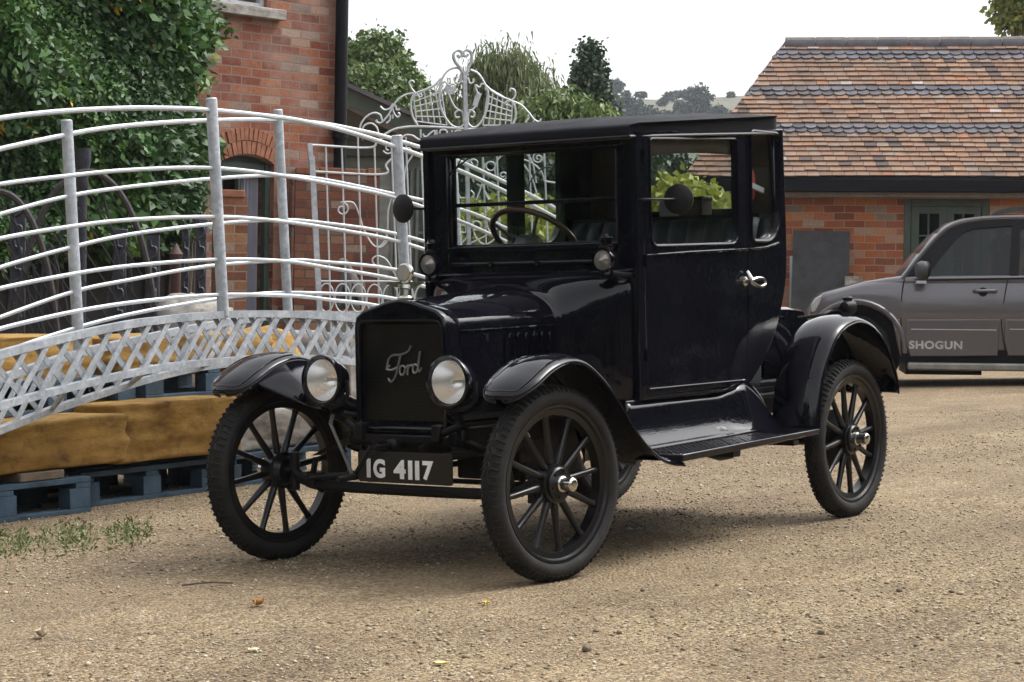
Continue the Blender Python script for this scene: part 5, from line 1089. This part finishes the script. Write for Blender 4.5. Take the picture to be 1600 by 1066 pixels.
x_, z_ = BF.px(1300, 303, -EO+.12); gt_ = MB(); gt_.box(xe0+.1, xe1, -EO+.07, -.01, ze-.27, ze-.205); gt_.build('soffit_rail', M['grey_paint'] if False else simple('brown_rail', (.17, .14, .12), .8), barn)
dx0, _ = BF.px(1412, 350); dx1, _ = BF.px(1546, 350); _, dzt = BF.px(1450, 311); wx0 = xe0+.45
wl = curve_mesh([[(wx0, -.6), (xe1, -.6), (xe1, ze-.05), (wx0, ze-.05)], [(dx0, .0), (dx0, dzt), (dx1, dzt), (dx1, .0)]], .22); xf(wl, XZ(.11)); uvbox(wl.build('front_wall', M['brick_barn'], barn, smooth=0))
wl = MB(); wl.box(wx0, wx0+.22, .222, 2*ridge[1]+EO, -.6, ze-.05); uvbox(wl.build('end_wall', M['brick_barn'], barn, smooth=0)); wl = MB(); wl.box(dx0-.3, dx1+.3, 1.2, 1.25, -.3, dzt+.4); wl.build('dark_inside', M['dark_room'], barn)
fr = MB(); fr.box(dx0, dx0+.10, .02, .14, -.3, dzt); fr.box(dx1-.10, dx1, .02, .14, -.3, dzt); fr.box(dx0+.101, dx1-.101, .025, .14, dzt-.10, dzt); fr.build('door_frame', M['green_paint'], barn, bevel=.006)
for i in range(2):
    a = dx0+.11+i*(dx1-dx0-.22)/2; b = a+(dx1-dx0-.22)/2-.005; dr = MB(); zt = dzt-.105; zb = .95
    dr.box(a, a+.11, .05, .09, -.1, zt); dr.box(b-.09, b, .05, .09, -.1, zt); dr.box(a+.11, b-.09, .05, .09, zt-.10, zt); dr.box(a+.11, b-.09, .05, .09, -.1, .85)
    dr.box((a+b)/2-.012, (a+b)/2+.012, .055, .085, .85, zt-.1)
    for k in (1, 2, 3): z = .85+(zt-.1-.85)*k/4; dr.box(a+.11, b-.09, .056, .084, z-.012, z+.012)
    dr = dr.build('door_leaf', M['green_paint'], barn, smooth=0); gl = MB(); gl.box(a+.10, b-.08, .068, .072, .8, zt-.08); gl.build('pane', M['glass_dark'], dr)
    hd_ = MB(); hd_.lathe([(0, 0), (.02, 0), (.02, .03), (.03, .04), (.02, .06), (0, .06)], (b-.05 if i == 0 else a+.05, .05, 1.0), (0, -1, 0), 10); hd_.build('handle', M['nickel'], dr)
nt2 = [(1, 0), (2, 0)]
pi_ = MB(); pi_.box(dx0+.55, dx0+.75, .5, .52, 1.75, 1.95); pi_.box(dx0+.6, dx0+.72, .52, .54, 1.3, 1.6); pi_.build('papers_inside', M['grey_paint'], barn)
t = thing('slate_board', 'dark grey slate coloured board leaning against the barn wall', 'board', matrix=BF.m); a, zt = BF.px(1240, 360, -.15); b, zb = BF.px(1328, 500, -.4)
m = MB(); m.add([(a, -.05, zt), (b, -.05, zt-.01), (b-.03, -.50, -.05), (a-.05, -.50, -.05), (a, -.08, zt), (b, -.08, zt-.01), (b-.03, -.53, -.05), (a-.05, -.53, -.05)], [(0, 1, 2, 3), (7, 6, 5, 4), (0, 4, 5, 1), (1, 5, 6, 2), (2, 6, 7, 3), (3, 7, 4, 0)]); m.build('board', M['slate'], t, smooth=0)
t = thing('white_batten', 'thin pale batten standing upright against the barn wall beside the slate board', 'batten', matrix=BF.m); a, zt = BF.px(1237, 400, -.12); m = MB(); m.box(a-.025, a+.02, -.12, -.08, -.1, zt); m.build('batten', M['grey_paint'], t, smooth=0)
t = thing('concrete_block', 'small pale concrete block on the ground at the foot of the slate board', 'block', matrix=BF.m); a, zt = BF.px(1332, 432, -.5); b, _ = BF.px(1345, 432, -.5); m = MB(); m.box(a-.1, b+.02, -.5, -.2, -.1, zt); m.build('block', M['stone_grey'], t, bevel=.01)
# ================================================================ GREY OFF-ROADER
VF = Frame(1335, 22.9, -7, 1.4); vo = onz(1335, 606); VF.o = np.array([vo[0], vo[1], 0.]); VF.m = Matrix([[VF.x[i], VF.y[i], VF.z[i], VF.o[i]] for i in range(3)]+[[0, 0, 0, 1]])
suv = thing('parked_car', 'metallic grey off-roader parked before the barn, cut by the right edge of the photo', 'car', matrix=VF.m)
def carpaint():
    m = NT('metallic_grey_paint'); v = m.obj(); m.col(m.ramp(m.noise(400, 2, .5, v), [(.3, (.10, .095, .105)), (.7, (.14, .132, .145))])); m.set(Metallic=.45, Roughness=.32, Coat_Weight=.8, Coat_Roughness=.06); return m.m
CP = carpaint(); TR_ = simple('grey_trim', (.045, .045, .05), .5); BKP = simple('black_plastic', (.008, .008, .010), .45, **{'Specular_IOR_Level': .2})
vp = lambda pts, y=0.: [VF.px(a, b, y) for a, b in pts]
W2 = 1.84
# lower body outline, local (x, z), nose to the left
arch1 = [(.50*math.cos(a), .40+.50*math.sin(a)) for a in np.linspace(0, PI, 15)]; arch2 = [(2.78+q[0], q[1]) for q in arch1]
low = [(-.50, .42)]+arch1[::-1][:0]+[]
nose = vp([(1266, 545), (1264, 505), (1266, 485), (1274, 468), (1287, 458), (1320, 449), (1352, 440), (1385, 434.5), (1413, 431)])
outl2 = nose+[(2.0, nose[-1][1]+.02), (4.05, nose[-1][1]+.03), (4.15, .9), (4.12, .45), (3.3, .40)]+arch2+[(2.25, .40), (.52, .40)]+arch1+[(-.505, .42)]
body = curve_mesh([outl2], W2, .055, 4); xf(body, XZ(W2/2)); body.build('body', CP, suv, smooth=50)
skx = sorted(set(list(np.linspace(-.50, 4.1, 70))+[q[0] for q in arch1]+[q[0] for q in arch2])); sk = MB(); rows = []
def flank(z): return float(np.interp(z, [.3, .5, .70, .74, .82, 1.0, 1.1, 1.16, 1.22], [.022, .030, .036, .046, .050, .042, .028, .012, -.02]))
for x in skx:
    bz = .42
    for cx in (0, 2.78):
        if abs(x-cx) < .5: bz = .40+math.sqrt(.25-(x-cx)**2)
    tz = float(np.interp(x, [q[0] for q in nose]+[2.0, 4.05, 4.15], [q[1] for q in nose]+[nose[-1][1]+.02, nose[-1][1]+.03, .9]))-.01; tz = max(tz, bz+.02); fr_ = min(1, (x+.52)/.25)
    rows.append([(x, .004-flank(bz+(tz-bz)*k/16)*fr_-.004+(.05*(k/16)**8)+(.07*(1-fr_)**2), bz+(tz-bz)*k/16) for k in range(17)])
sk.grid(rows); sk.build('side_skin', CP, suv, smooth=60)
# greenhouse with inward lean
gh = vp([(1408, 436), (1438, 401), (1467, 369), (1487, 354), (1512, 346), (1550, 341.5), (1600, 340)]); gz = gh[-1][1]; gh += [(3.2, gz-.02), (3.75, gz-.08), (3.98, nose[-1][1])]
g1 = MB(); n = len(gh); z0 = nose[-1][1]-.04
def lean_y(z, s): return (.03+.14*max(0, (z-z0))/(gz-z0)) if s < 0 else W2-(.03+.14*max(0, (z-z0))/(gz-z0))
rows = []
for x, z in [(gh[0][0]-.02, z0)]+gh+[(4.0, z0)]:
    k = [(x, lean_y(z0, -1), z0), (x, lean_y(z, -1)-.0, z), (x, lean_y(z, -1)+.08, z+.025 if z > z0+.05 else z), (x, W2/2, z+.045 if z > z0+.05 else z), (x, lean_y(z, 1)-.08, z+.025 if z > z0+.05 else z), (x, lean_y(z, 1), z), (x, lean_y(z0, 1), z0)]; rows.append(k)
for i in range(len(rows)-1):
    a, b = rows[i], rows[i+1]; g1.add(a[1:6]+b[1:6], [(j, j+1, j+6, j+5) for j in range(4)])
g1.build('roof_panel', CP, suv, smooth=50, solid=.02)
def sideplate(P2, name, mat, y_off, th, par=suv, hole=None, bevel=0):
    objs = []
    m = curve_mesh([P2]+(hole or []), th, bevel); m.v = [(x, lean_y(z, -1)+y_off-y, z) for x, z, y in m.v]; return m.build(name, mat, par, smooth=30)
win1 = vp([(1453, 433), (1456, 422), (1474, 399), (1495, 375), (1508, 363), (1524, 357), (1584, 352), (1578, 434)]); win2 = vp([(1592, 434), (1597, 356), (1700, 354), (1712, 434)])
quarter = vp([(1427, 434), (1440, 418), (1452, 404), (1455, 410), (1449, 434)])
sidep = [(gh[0][0], z0)]+gh+[(4.0, z0)]
sideplate(sidep, 'door_frames', BKP, 0, .03, hole=[win1, win2, quarter])
for wn in (win1, win2, quarter): sideplate(wn, 'side_window', M['glass_dark'], .012, .004)
pA = MB(); pp = vp([(1410, 436), (1439, 400), (1468, 368), (1488, 353), (1513, 345), (1550, 340.5), (1610, 339)]); pA.tube([(x, lean_y(z, -1)-.005, z) for x, z in spl(pp, 4)], .028, 8); pA.build('roof_edge', CP, suv)
mir_ = [(x, W2-y if False else y, z) for x, y, z in []]
far = curve_mesh([sidep, win1, win2], .03); far.v = [(x, lean_y(z, 1)-.02-y, z) for x, z, y in far.v]; far.build('far_door_frames', BKP, suv)
ws_ = MB(); a, b = gh[0], gh[4]; ws_.add([(a[0]+.02, .10, a[1]), (b[0]-.02, .22, b[1]-.02), (b[0]-.02, W2-.22, b[1]-.02), (a[0]+.02, W2-.10, a[1])], [(0, 1, 2, 3)]); ws_.build('windscreen', M['glass_dark'], suv, solid=.005)
# seats and wheel inside
for y in (.45, 1.4): s_ = MB(); s_.grid([[(x+.12*math.sin(z*2), y-.24, z), (x+.12*math.sin(z*2)-.05, y, z), (x+.12*math.sin(z*2), y+.24, z)] for x, z in ((1.45, .8), (1.55, 1.1), (1.62, 1.35), (1.62, 1.42))]); s_.tube([(1.66, y-.1, 1.52), (1.66, y+.1, 1.52)], .09, 10); s_.build('front_seat', BKP, suv, solid=.12)
ds = MB(); ds.box(.55, 1.0, .12, W2-.12, .95, 1.17); ds.build('dashboard', BKP, suv, bevel=.03); s_ = MB(); s_.tube([(1.05+.08*math.sin(a), .48+.19*math.cos(a), 1.15+.17*math.sin(a)) for a in np.linspace(0, 2*PI, 25)[:-1]], .016, 6, closed=True); s_.build('steering_wheel', BKP, suv)
# shut lines, mouldings, trim
def line_on_side(pts, r, name, mat, y=-.040, par=suv): m = MB(); m.tube([(x, y, z) for x, z in spl(vp(pts), 4)], r, 6); return m.build(name, mat, par)
line_on_side([(1413, 436), (1409, 460), (1407, 490), (1409, 520), (1414, 552)], .006, 'shut_line', BKP); line_on_side([(1574, 437), (1568, 470), (1564, 500), (1567, 530), (1571, 553)], .006, 'shut_line', BKP)
line_on_side([(1440, 437.5), (1500, 436.5), (1600, 435), (1700, 434)], .011, 'waist_seal', BKP, -.012)
for nm, P_ in (('side_moulding', [(1417, 499), (1562, 499), (1558, 556), (1422, 557), (1413, 530)]), ('side_moulding', [(1571, 499), (1715, 500), (1712, 556), (1574, 556), (1568, 530)]), ('side_moulding', [(1393, 499), (1406, 499), (1408, 556), (1406, 556)])):
    m = curve_mesh([vp(P_)], .03, .012, 3); xf(m, XZ(-.038)); mo_ = m.build(nm, CP, suv, smooth=40); x0_, z_ = vp([(P_[0][0]+6, 515)])[0]; x1_, _ = vp([(P_[1][0]-6, 515)])[0]
    m = MB(); m.box(x0_, x1_, -.056, -.051, z_, z_+.008); m.build('chrome_strip', M['galv_bright'], mo_)
a, z_ = vp([(1420, 545)])[0]; b, zt_ = vp([(1503, 533)])[0]
tx = text_mb('SHOGUN', .1, .004, .0035, space=1.1); xs_ = [v[0] for v in tx.v]; ys_ = [v[1] for v in tx.v]; tx.v = [(a+(x-min(xs_))/(max(xs_)-min(xs_))*(b-a), -.0545-z*.4, z_+(y-min(ys_))/(max(ys_)-min(ys_))*(zt_-z_)) for x, y, z in tx.v]; tx.build('door_lettering', simple('silver_lettering', (.42, .42, .44), .4), suv, smooth=0)
fl_ = MB(); fl_.tube([(.52*math.cos(a), -.042, .40+.52*math.sin(a)) for a in np.linspace(-.05, PI+.05, 26)], .030, 8); fl_.build('wheel_arch_flare', CP, suv); fl_ = MB(); fl_.tube([(2.78+.52*math.cos(a), -.012, .40+.52*math.sin(a)) for a in np.linspace(-.05, PI+.05, 26)], .030, 8); fl_.build('wheel_arch_flare', CP, suv)
for cx in (0, 2.78):
    li = MB(); li.lathe([(.49, 0), (.49, .45), (0, .45)], (cx, .01, .40), (0, 1, 0), 30); li.build('wheel_arch_liner', BKP, suv)
s_ = MB(); a, zs_ = vp([(1405, 566)])[0]; _, zs2 = vp([(1405, 578)])[0]; s_.box(.55, 2.2, -.08, .06, zs2, zs_); s_.build('side_step', simple('silver_step', (.26, .26, .24), .4, .5), suv, bevel=.02); s_ = MB(); s_.box(.50, 2.3, .04, W2-.02, .27, .44); s_.box(.55, 1.35, .25, 1.5, .14, .33); s_.tube([(0, .2, .38), (0, W2-.2, .38)], .07, 8); s_.tube([(2.78, .2, .38), (2.78, W2-.2, .38)], .07, 8); s_.build('underbody', BKP, suv)
a, z_ = vp([(1438, 424)])[0]; s_ = MB(); s_.lathe([(0, -.06), (.08, -.05), (.105, 0), (.10, .05), (0, .06)], (a, -.14, z_+.01), (1, .2, 0), 18); s_.v = [(x, y, z_+(z-z_)*.95) for x, y, z in s_.v]; s_.tube([(a+.02, -.08, z_-.05), (a+.05, .03, z_-.08)], .03, 8); s_ = s_.build('door_mirror', TR_, suv)
m = MB(); m.lathe([(0, 0), (.095, 0), (.095, -.01)], (a+.06, -.14, z_+.01), (1, .2, 0), 16); m.build('mirror_glass', BKP, s_); m = MB(); m.box(a-.05, a+.05, -.2, -.08, z_-.13, z_-.10); m.build('indicator', M['grey_paint'], s_)
a, z_ = vp([(1521, 455)])[0]; b, _ = vp([(1556, 455)])[0]; s_ = MB(); s_.tube(spl([(a, -.04, z_), (a+.03, -.07, z_+.004), (b-.03, -.07, z_+.004), (b, -.04, z_)], 4), .016, 8); s_.build('door_handle', CP, suv); s_ = MB(); s_.lathe([(0, 0), (.045, -.002), (.05, .012)], ((a+b)/2-.02, -.044, z_-.01), (0, 1, 0), 16); s_.build('handle_recess', BKP, suv)
hp = vp([(1268, 488), (1267, 476), (1274, 466), (1284, 461), (1282, 472), (1274, 486)]); m = curve_mesh([hp], .12, .01, 2); xf(m, XZ(.05)); m.build('headlight', simple('headlight_glass', (.50, .52, .55), .12, .3), suv)
s_ = MB(); q = vp([(1548, 343), (1556, 337), (1572, 332), (1600, 329), (1680, 329)], .25); s_.flatbar([(x, .24, z+.015) for x, z in spl(q, 4)], .05, .05, (0, 1, 0)); s_.tube([(q[0][0]+.03, .24, q[0][1]-.05), (q[1][0], .24, q[1][1])], .02, 6); s_.build('roof_rail', TR_, suv)
s_ = MB(); s_.box(-.56, -.42, .03, W2-.03, .40, .62); s_.build('front_bumper', CP, suv, bevel=.05)
for cx in (0, 2.78):
    for yy, sg in ((.13, -1), (W2-.13, 1)):
        w_ = MB(); w_.lathe([(.27, -.11), (.33, -.125), (.37, -.11), (.385, -.07), (.387, 0), (.385, .07), (.37, .11), (.33, .125), (.27, .11)], (cx, yy, .387), (0, 1, 0), 40); w_ = w_.build('wheel', M['tyre'], suv); r_ = MB(); r_.lathe([(.27, .02), (.27, .11), (.25, .115), (.24, .06), (.07, .05), (.06, .09), (0, .09)], (cx, yy, .387), (0, sg, 0), 30)
        for k in range(6): an = k*PI/3; r_.tube([(cx+.05*math.cos(an), yy+sg*.085, .387+.05*math.sin(an)), (cx+.25*math.cos(an), yy+sg*.10, .387+.25*math.sin(an))], .03, 6)
        r_.build('alloy_rim', simple('alloy', (.4, .4, .42), .35, .8), w_)
# ================================================================ TREES AND SHRUBS
def wp(px, D, z=0.):
    P = CAM+HF*D+HS*((px-800)/FPX*D); return (P[0], P[1], z)
def blobs_px(base_px, D, L):
    """crown lobes given as (px, py, rx, ry, dz_depth) in the photograph at distance D"""
    s = D/FPX; out = []; b = np.array(wp(base_px, D))
    for px, py, rx, ry, dd in L:
        P = at(px, py, D+dd)-b; out.append((P[0], P[1], P[2], rx*s, rx*s*.9, ry*s))
    return out
tree('broadleaf_tree', 'light green bushy tree rising behind the green lean-to', 'tree', wp(585, 42), 3.6, blobs_px(585, 42, [(560, 120, 34, 48, 0), (590, 92, 38, 40, 0), (620, 130, 32, 50, 1), (585, 160, 60, 50, -1), (640, 150, 22, 38, 0), (540, 95, 18, 30, 1)]), 30000, .10, M['leaf_mid'], .18, 'trees behind the yard', shell=.2, cl=.5, droop=.5)
tree('willow_tree', 'wispy pale green willow behind the top of the silver gate', 'tree', wp(795, 40), 4.2, blobs_px(795, 40, [(760, 110, 32, 48, 0), (795, 105, 45, 42, 0), (835, 140, 40, 48, 1), (700, 170, 40, 40, 0), (780, 185, 80, 48, 0), (860, 185, 32, 38, 0)]), 30000, .12, M['leaf_willow'], .16, 'trees behind the yard', shell=.1, cl=.55, droop=1.4, wid=.13, hang=.35)
tree('conifer_shaped_tree', 'dark green pointed tree left of the distant hill', 'tree', wp(918, 46), 4.6, blobs_px(918, 46, [(922, 90, 15, 26, 0), (918, 118, 26, 26, 0), (922, 150, 32, 32, 0), (905, 168, 26, 30, 0), (935, 178, 28, 26, 1)]), 15000, .10, M['leaf_dark'], .14, 'trees behind the yard', shell=.1, cl=.45)
tree('yellow_green_bush', 'yellowish green bush just above the roof of the black car, below the dark tree', 'bush', wp(905, 30), 2.6, blobs_px(905, 30, [(880, 185, 40, 34, 0), (920, 188, 36, 26, 0), (940, 205, 32, 30, 1), (850, 205, 50, 44, 0), (900, 250, 80, 60, 0)]), 16000, .10, M['leaf_mid'], .10, 'shrubs behind the yard', shell=.1, cl=.5, wid=.25, droop=.8)
tree('broadleaf_tree', 'tree with yellowing leaves peeping over the right end of the barn roof', 'tree', wp(1610, 48), 7.0, blobs_px(1610, 48, [(1575, 20, 26, 32, 0), (1610, 0, 40, 50, 0), (1640, -30, 50, 60, 0), (1572, -20, 22, 30, 0)]), 9000, .13, leafmat('turning_leaves', [(0, (.08, .11, .02)), (.6, (.22, .26, .05)), (1, (.50, .40, .06))]), .2, 'trees behind the yard', shell=.2)
hl_ = ['dark green shrub behind the silver gate, seen left through the windscreen', 'green shrub behind the silver gate, seen in the middle of the windscreen', 'yellow green shrub low in the windscreen, behind the gate', 'dark green shrub behind the black car, hidden by its cab', 'bright yellow green shrub seen through the side window of the black car', 'dark green tree seen high through the side window of the black car']
for i, (px, py, rx, ry, D, mt_, n_) in enumerate(((700, 300, 70, 90, 27, 'leaf_dark', 9000), (790, 290, 75, 95, 28, 'leaf_dark', 9000), (790, 350, 110, 46, 24, 'leaf_lime', 5000), (930, 310, 80, 100, 28, 'leaf_dark', 8000), (1070, 320, 75, 38, 23, 'leaf_lime', 7000), (1035, 275, 62, 58, 36, 'leaf_dark', 9000))):
    tree('garden_shrub', hl_[i], 'shrub', wp(px, D), 1.4, blobs_px(px, D, [(px, py, rx, ry, 0), (px-rx*.4, py+ry*.5, rx*.7, ry*.7, 0), (px+rx*.4, py+ry*.6, rx*.7, ry*.8, 0)])+[(0, 0, .7, rx*D/FPX, rx*D/FPX, .75)], int(n_*1.35), .09, M[mt_], .06, 'shrubs behind the yard', shell=.2, droop=.4)
# hedgerow and trees on the hill, a few pixels each
def hillz(px, D): l = (px-800)/FPX*D; return hill_h(l*400/D, D)
def hill_D(px, py):
    for D in np.arange(130, 399, 1.0):
        d = ray(px, py); P = CAM+d*(D/np.dot(d, HF))
        if P[2] <= hillz(px, D): return float(D)
    return 398.
far = [(964, 133, 18, 27, 'lone round tree on the hilltop, right of the dark pointed tree'), (1098, 182, 22, 50, 'tall round tree in front of the hill field'), (1073, 188, 15, 30, 'low round tree left of the tallest hillside tree'), (1124, 190, 17, 24, 'low tree right of the tallest hillside tree'), (1150, 192, 16, 20, 'small tree close to the barn roof on the hillside'), (1012, 190, 20, 26, 'dark hillside tree above the middle of the car roof'), (988, 190, 24, 42, 'broad blue green hillside tree beside the dark pointed tree'), (1034, 192, 18, 18, 'dull green hillside tree in the dip of the field'),
       (965, 188, 22, 44, 'dark hillside tree half behind the dark pointed tree'), (1052, 194, 18, 20, 'low dark hillside tree just above the car roof'), (1041, 161, 8, 8, 'small hedge bush at the lower end of the field hedge'), (1052, 154, 10, 10, 'hedge bush left in the field hedge on the hill'), (1063, 150, 9, 9, 'hedge bush in the middle of the field hedge on the hill'), (1077, 141, 10, 12, 'hedge bush at the upper end of the field hedge'), (1148, 134, 4, 6, 'tiny tree on the ridge near the barn roof'), (984, 133, 6, 4, 'tiny bush on the ridge right of the lone round tree'), (1008, 133, 9, 4, 'low clump of bushes on the ridge above the hillside trees')]
for i, (px, py, rx, h_, lb) in enumerate(far):
    D = hill_D(px, py); s = D/FPX; zb = hillz(px, D); R_ = rx*s; H_ = h_*s
    bl = [(0, 0, H_*.62, R_*.8, R_, H_*.38), (R_*.4, 0, H_*.38, R_*.65, R_*.6, H_*.32), (-R_*.45, 0, H_*.42, R_*.6, R_*.6, H_*.34)] if i else [(0, 0, H_*.68, R_*.8, R_, H_*.3), (R_*.3, 0, H_*.5, R_*.7, R_*.6, H_*.22), (-R_*.4, 0, H_*.5, R_*.6, R_*.6, H_*.2)]
    tree('distant_tree', lb, 'tree', wp(px, D, zb-.2), H_*.8, bl, 4200 if rx > 12 else 900, .45, M['leaf_far'], R_*.05, 'trees on the hill', shell=.2, limbs=3, cl=.16)
# woods low on the slope (one mass)
V, F, T = [], [], []; n_ = 9000
D = RNG.uniform(285, 318, n_); px = RNG.uniform(560, 1180, n_); s = D/FPX; l = (px-800)/FPX*D; zt = RNG.uniform(0, 1, n_)**.7*(1.3+.6*np.sin(px*.11)+.6*np.sin(px*.047+2))+RNG.normal(size=n_)*.3
P = CAM+HF*D[:, None]+HS*l[:, None]; P[:, 2] = zt+np.array([hill_h(a*400/b, b) for a, b in zip(l, D)]); v_, f_, t_ = leaves(P, RNG.normal(size=(n_, 3)), 1.0, RNG.uniform(0, 1, n_)*.6+.4*(.5+.5*np.sin(px*.08)), wid=.5)
tag(fast('woods', v_, f_, M['leaf_far'], t_), 'dark band of distant woods at the foot of the hill', kind='stuff')
# unseen trees added behind the camera, to be mirrored dark in the car's paint
for i, (D, L, hh, rr_) in enumerate(((-9, -9, 5.5, 3.4), (-10, -3.5, 6.2, 3.6), (-11, 2, 5.2, 3.4), (-9, 7.5, 6.4, 3.6), (-5, 13, 6.0, 3.6), (2, 17, 5.4, 3.4), (10, 20, 5.6, 3.2), (-4, -15, 6.0, 3.6))):
    P = CAM+HF*D+HS*L; bl = [(0, 0, hh*.55, rr_, rr_, hh*.5), (rr_*.5, 0, hh*.35, rr_*.8, rr_*.8, hh*.4), (-rr_*.5, 0, hh*.35, rr_*.8, rr_*.8, hh*.4)]
    tree('yard_tree', ['leafy dark tree at the near edge of the yard, behind the photographer'][0], 'tree', (P[0], P[1], 0), hh*.6, bl, 3600, .42, M['leaf_dark'], .2, 'trees behind the photographer', shell=.3)
for i, (x_, y_, hh) in enumerate(((3, -9.5, 7), (7.5, -9.0, 7.5), (12, -9.5, 7.5), (17, -9, 8), (22.5, -9.5, 8), (29, -10, 9), (36, -10, 9), (-9, 4.5, 7), (-11, 9.5, 8), (-8, 13.5, 8), (-13, 0, 7), (-3.5, 17.5, 8))):  # more unseen trees, added to darken reflections in the doors and windscreen
    bl = [(0, 0, hh*.5, 2.9, 2.9, hh*.5), (1.7, 0, hh*.3, 2.3, 2.3, hh*.32), (-1.7, 0, hh*.3, 2.3, 2.3, hh*.32)]
    tree('yard_tree', 'dense dark green tree bordering the yard, out of the picture beside the black car', 'tree', (x_, y_, 0), hh*.6, bl, 4200, .42, M['leaf_dark'], .2, 'trees bordering the yard', shell=.3)
# ================================================================ SMALL THINGS ON THE GROUND
def grass_patch():
    n = 1500; C = []
    while len(C) < n:
        px, py = random.uniform(-30, 235), random.gauss(0, 1); c = 851-px*.09; yy = c+py*13
        if math.sin(px*.07)+math.sin(px*.19+1)+random.gauss(0, 1.6) < .2: continue
        if yy < 808 or yy > 905: continue
        C.append(onz(px, yy))
    C = np.array(C); D = RNG.normal(size=(n, 3))*.6; D[:, 2] = RNG.uniform(.2, 1.2, n); v, f, t = leaves(C, D, .030, RNG.uniform(0, 1, n), wid=.15, droop=.4); tag(fast('grass_tufts', v, f, M['grass'], t), 'low tufts of grass and weeds in front of the pallets', kind='stuff')
grass_patch()
def fleaf(px, py, s, c, label, rot=0., curl=.3):
    P = onz(px, py); m = MB(); pts = []
    rows = []
    for u in np.linspace(0, 1, 7):
        w_ = s*.42*math.sin(PI*min(u*.95+.03, 1))**.8; rows.append([((u-.5)*s, w_*v, .006+curl*s*(abs(v)**2*.35+(u-.5)**2*.5)) for v in (-1, -.5, 0, .5, 1)])
    m.grid(rows); m.tube([(-.5*s, 0, .008), (-.8*s, .02*s, .004)], .0012, 4); o = m.build('fallen_leaf', simple('fallen_leaf_'+str(px), c, .7, var=.3, scale=40), None, solid=.0008); o.location = P; o.rotation_euler = (0, 0, rot); tag(o, label, 'leaf', 'leaves fallen on the gravel')
fleaf(404, 948, .055, (.32, .13, .03), 'orange brown fallen leaf on the gravel below the far front wheel', .3, .9)
fleaf(396, 1019, .045, (.62, .58, .35), 'pale cream fallen leaf in the foreground left of centre', 1.2)
fleaf(688, 1040, .045, (.62, .52, .20), 'pale yellow fallen leaf at the very bottom of the photo', 2.0)
fleaf(760, 946, .035, (.60, .45, .08), 'small yellow fallen leaf in front of the near front wheel', .5, .6)
fleaf(66, 998, .06, (.42, .32, .22), 'curled beige fallen leaf at the lower left', .9, 1.0)
t = MB(); a, b = onz(284, 918), onz(364, 914); a[2] = b[2] = .008; m_ = (a+b)/2; m_[2] = .014; t.tube(spl([a, m_, b], 5), .0035, 5); tag(t.build('twig', M['bark']), 'thin dark twig lying on the gravel at left', 'twig')
for i, (px, py, s) in enumerate(((917, 1018, .028), (968, 991, .018), (1283, 991, .022), (1004, 924, .016), (1120, 916, .014), (1405, 925, .02))):
    P = onz(px, py); rock('loose_stone', ['brown loose stone in the foreground below the near front wheel', 'small dark loose stone in the foreground right of the near front wheel', 'dark loose stone in the foreground at right', 'small loose stone on the gravel right of the near front wheel', 'tiny loose stone on the gravel between front and rear wheel', 'loose stone on the gravel in front of the rear wheel'][i], (P[0], P[1], s*.3), (s*1.2, s, s*.8), M['pallet_wood'], 'stone', 'loose stones on the gravel', seed=i+20, rough=.2, sq=2.6, cuts=3)
# ================================================================ HAZE
HZ = True
if HZ:
    hz = MB(); c = CAM+HF*180; hz.box(-330, 330, -330, 330, -2.2, 52); hz = hz.build('haze', bpy.data.materials.new('haze_air'), smooth=0); hz.location = (c[0]+40, c[1]+30, 0); tag(hz, 'thin pale haze lying over the valley', kind='stuff')
    mt = hz.data.materials[0]; mt.use_nodes = True; mt.node_tree.nodes.clear(); pv = mt.node_tree.nodes.new('ShaderNodeVolumePrincipled'); pv.inputs['Color'].default_value = (.85, .9, 1, 1); pv.inputs['Density'].default_value = .00036; pv.inputs['Anisotropy'].default_value = .2
    ou = mt.node_tree.nodes.new('ShaderNodeOutputMaterial'); mt.node_tree.links.new(pv.outputs[0], ou.inputs['Volume'])
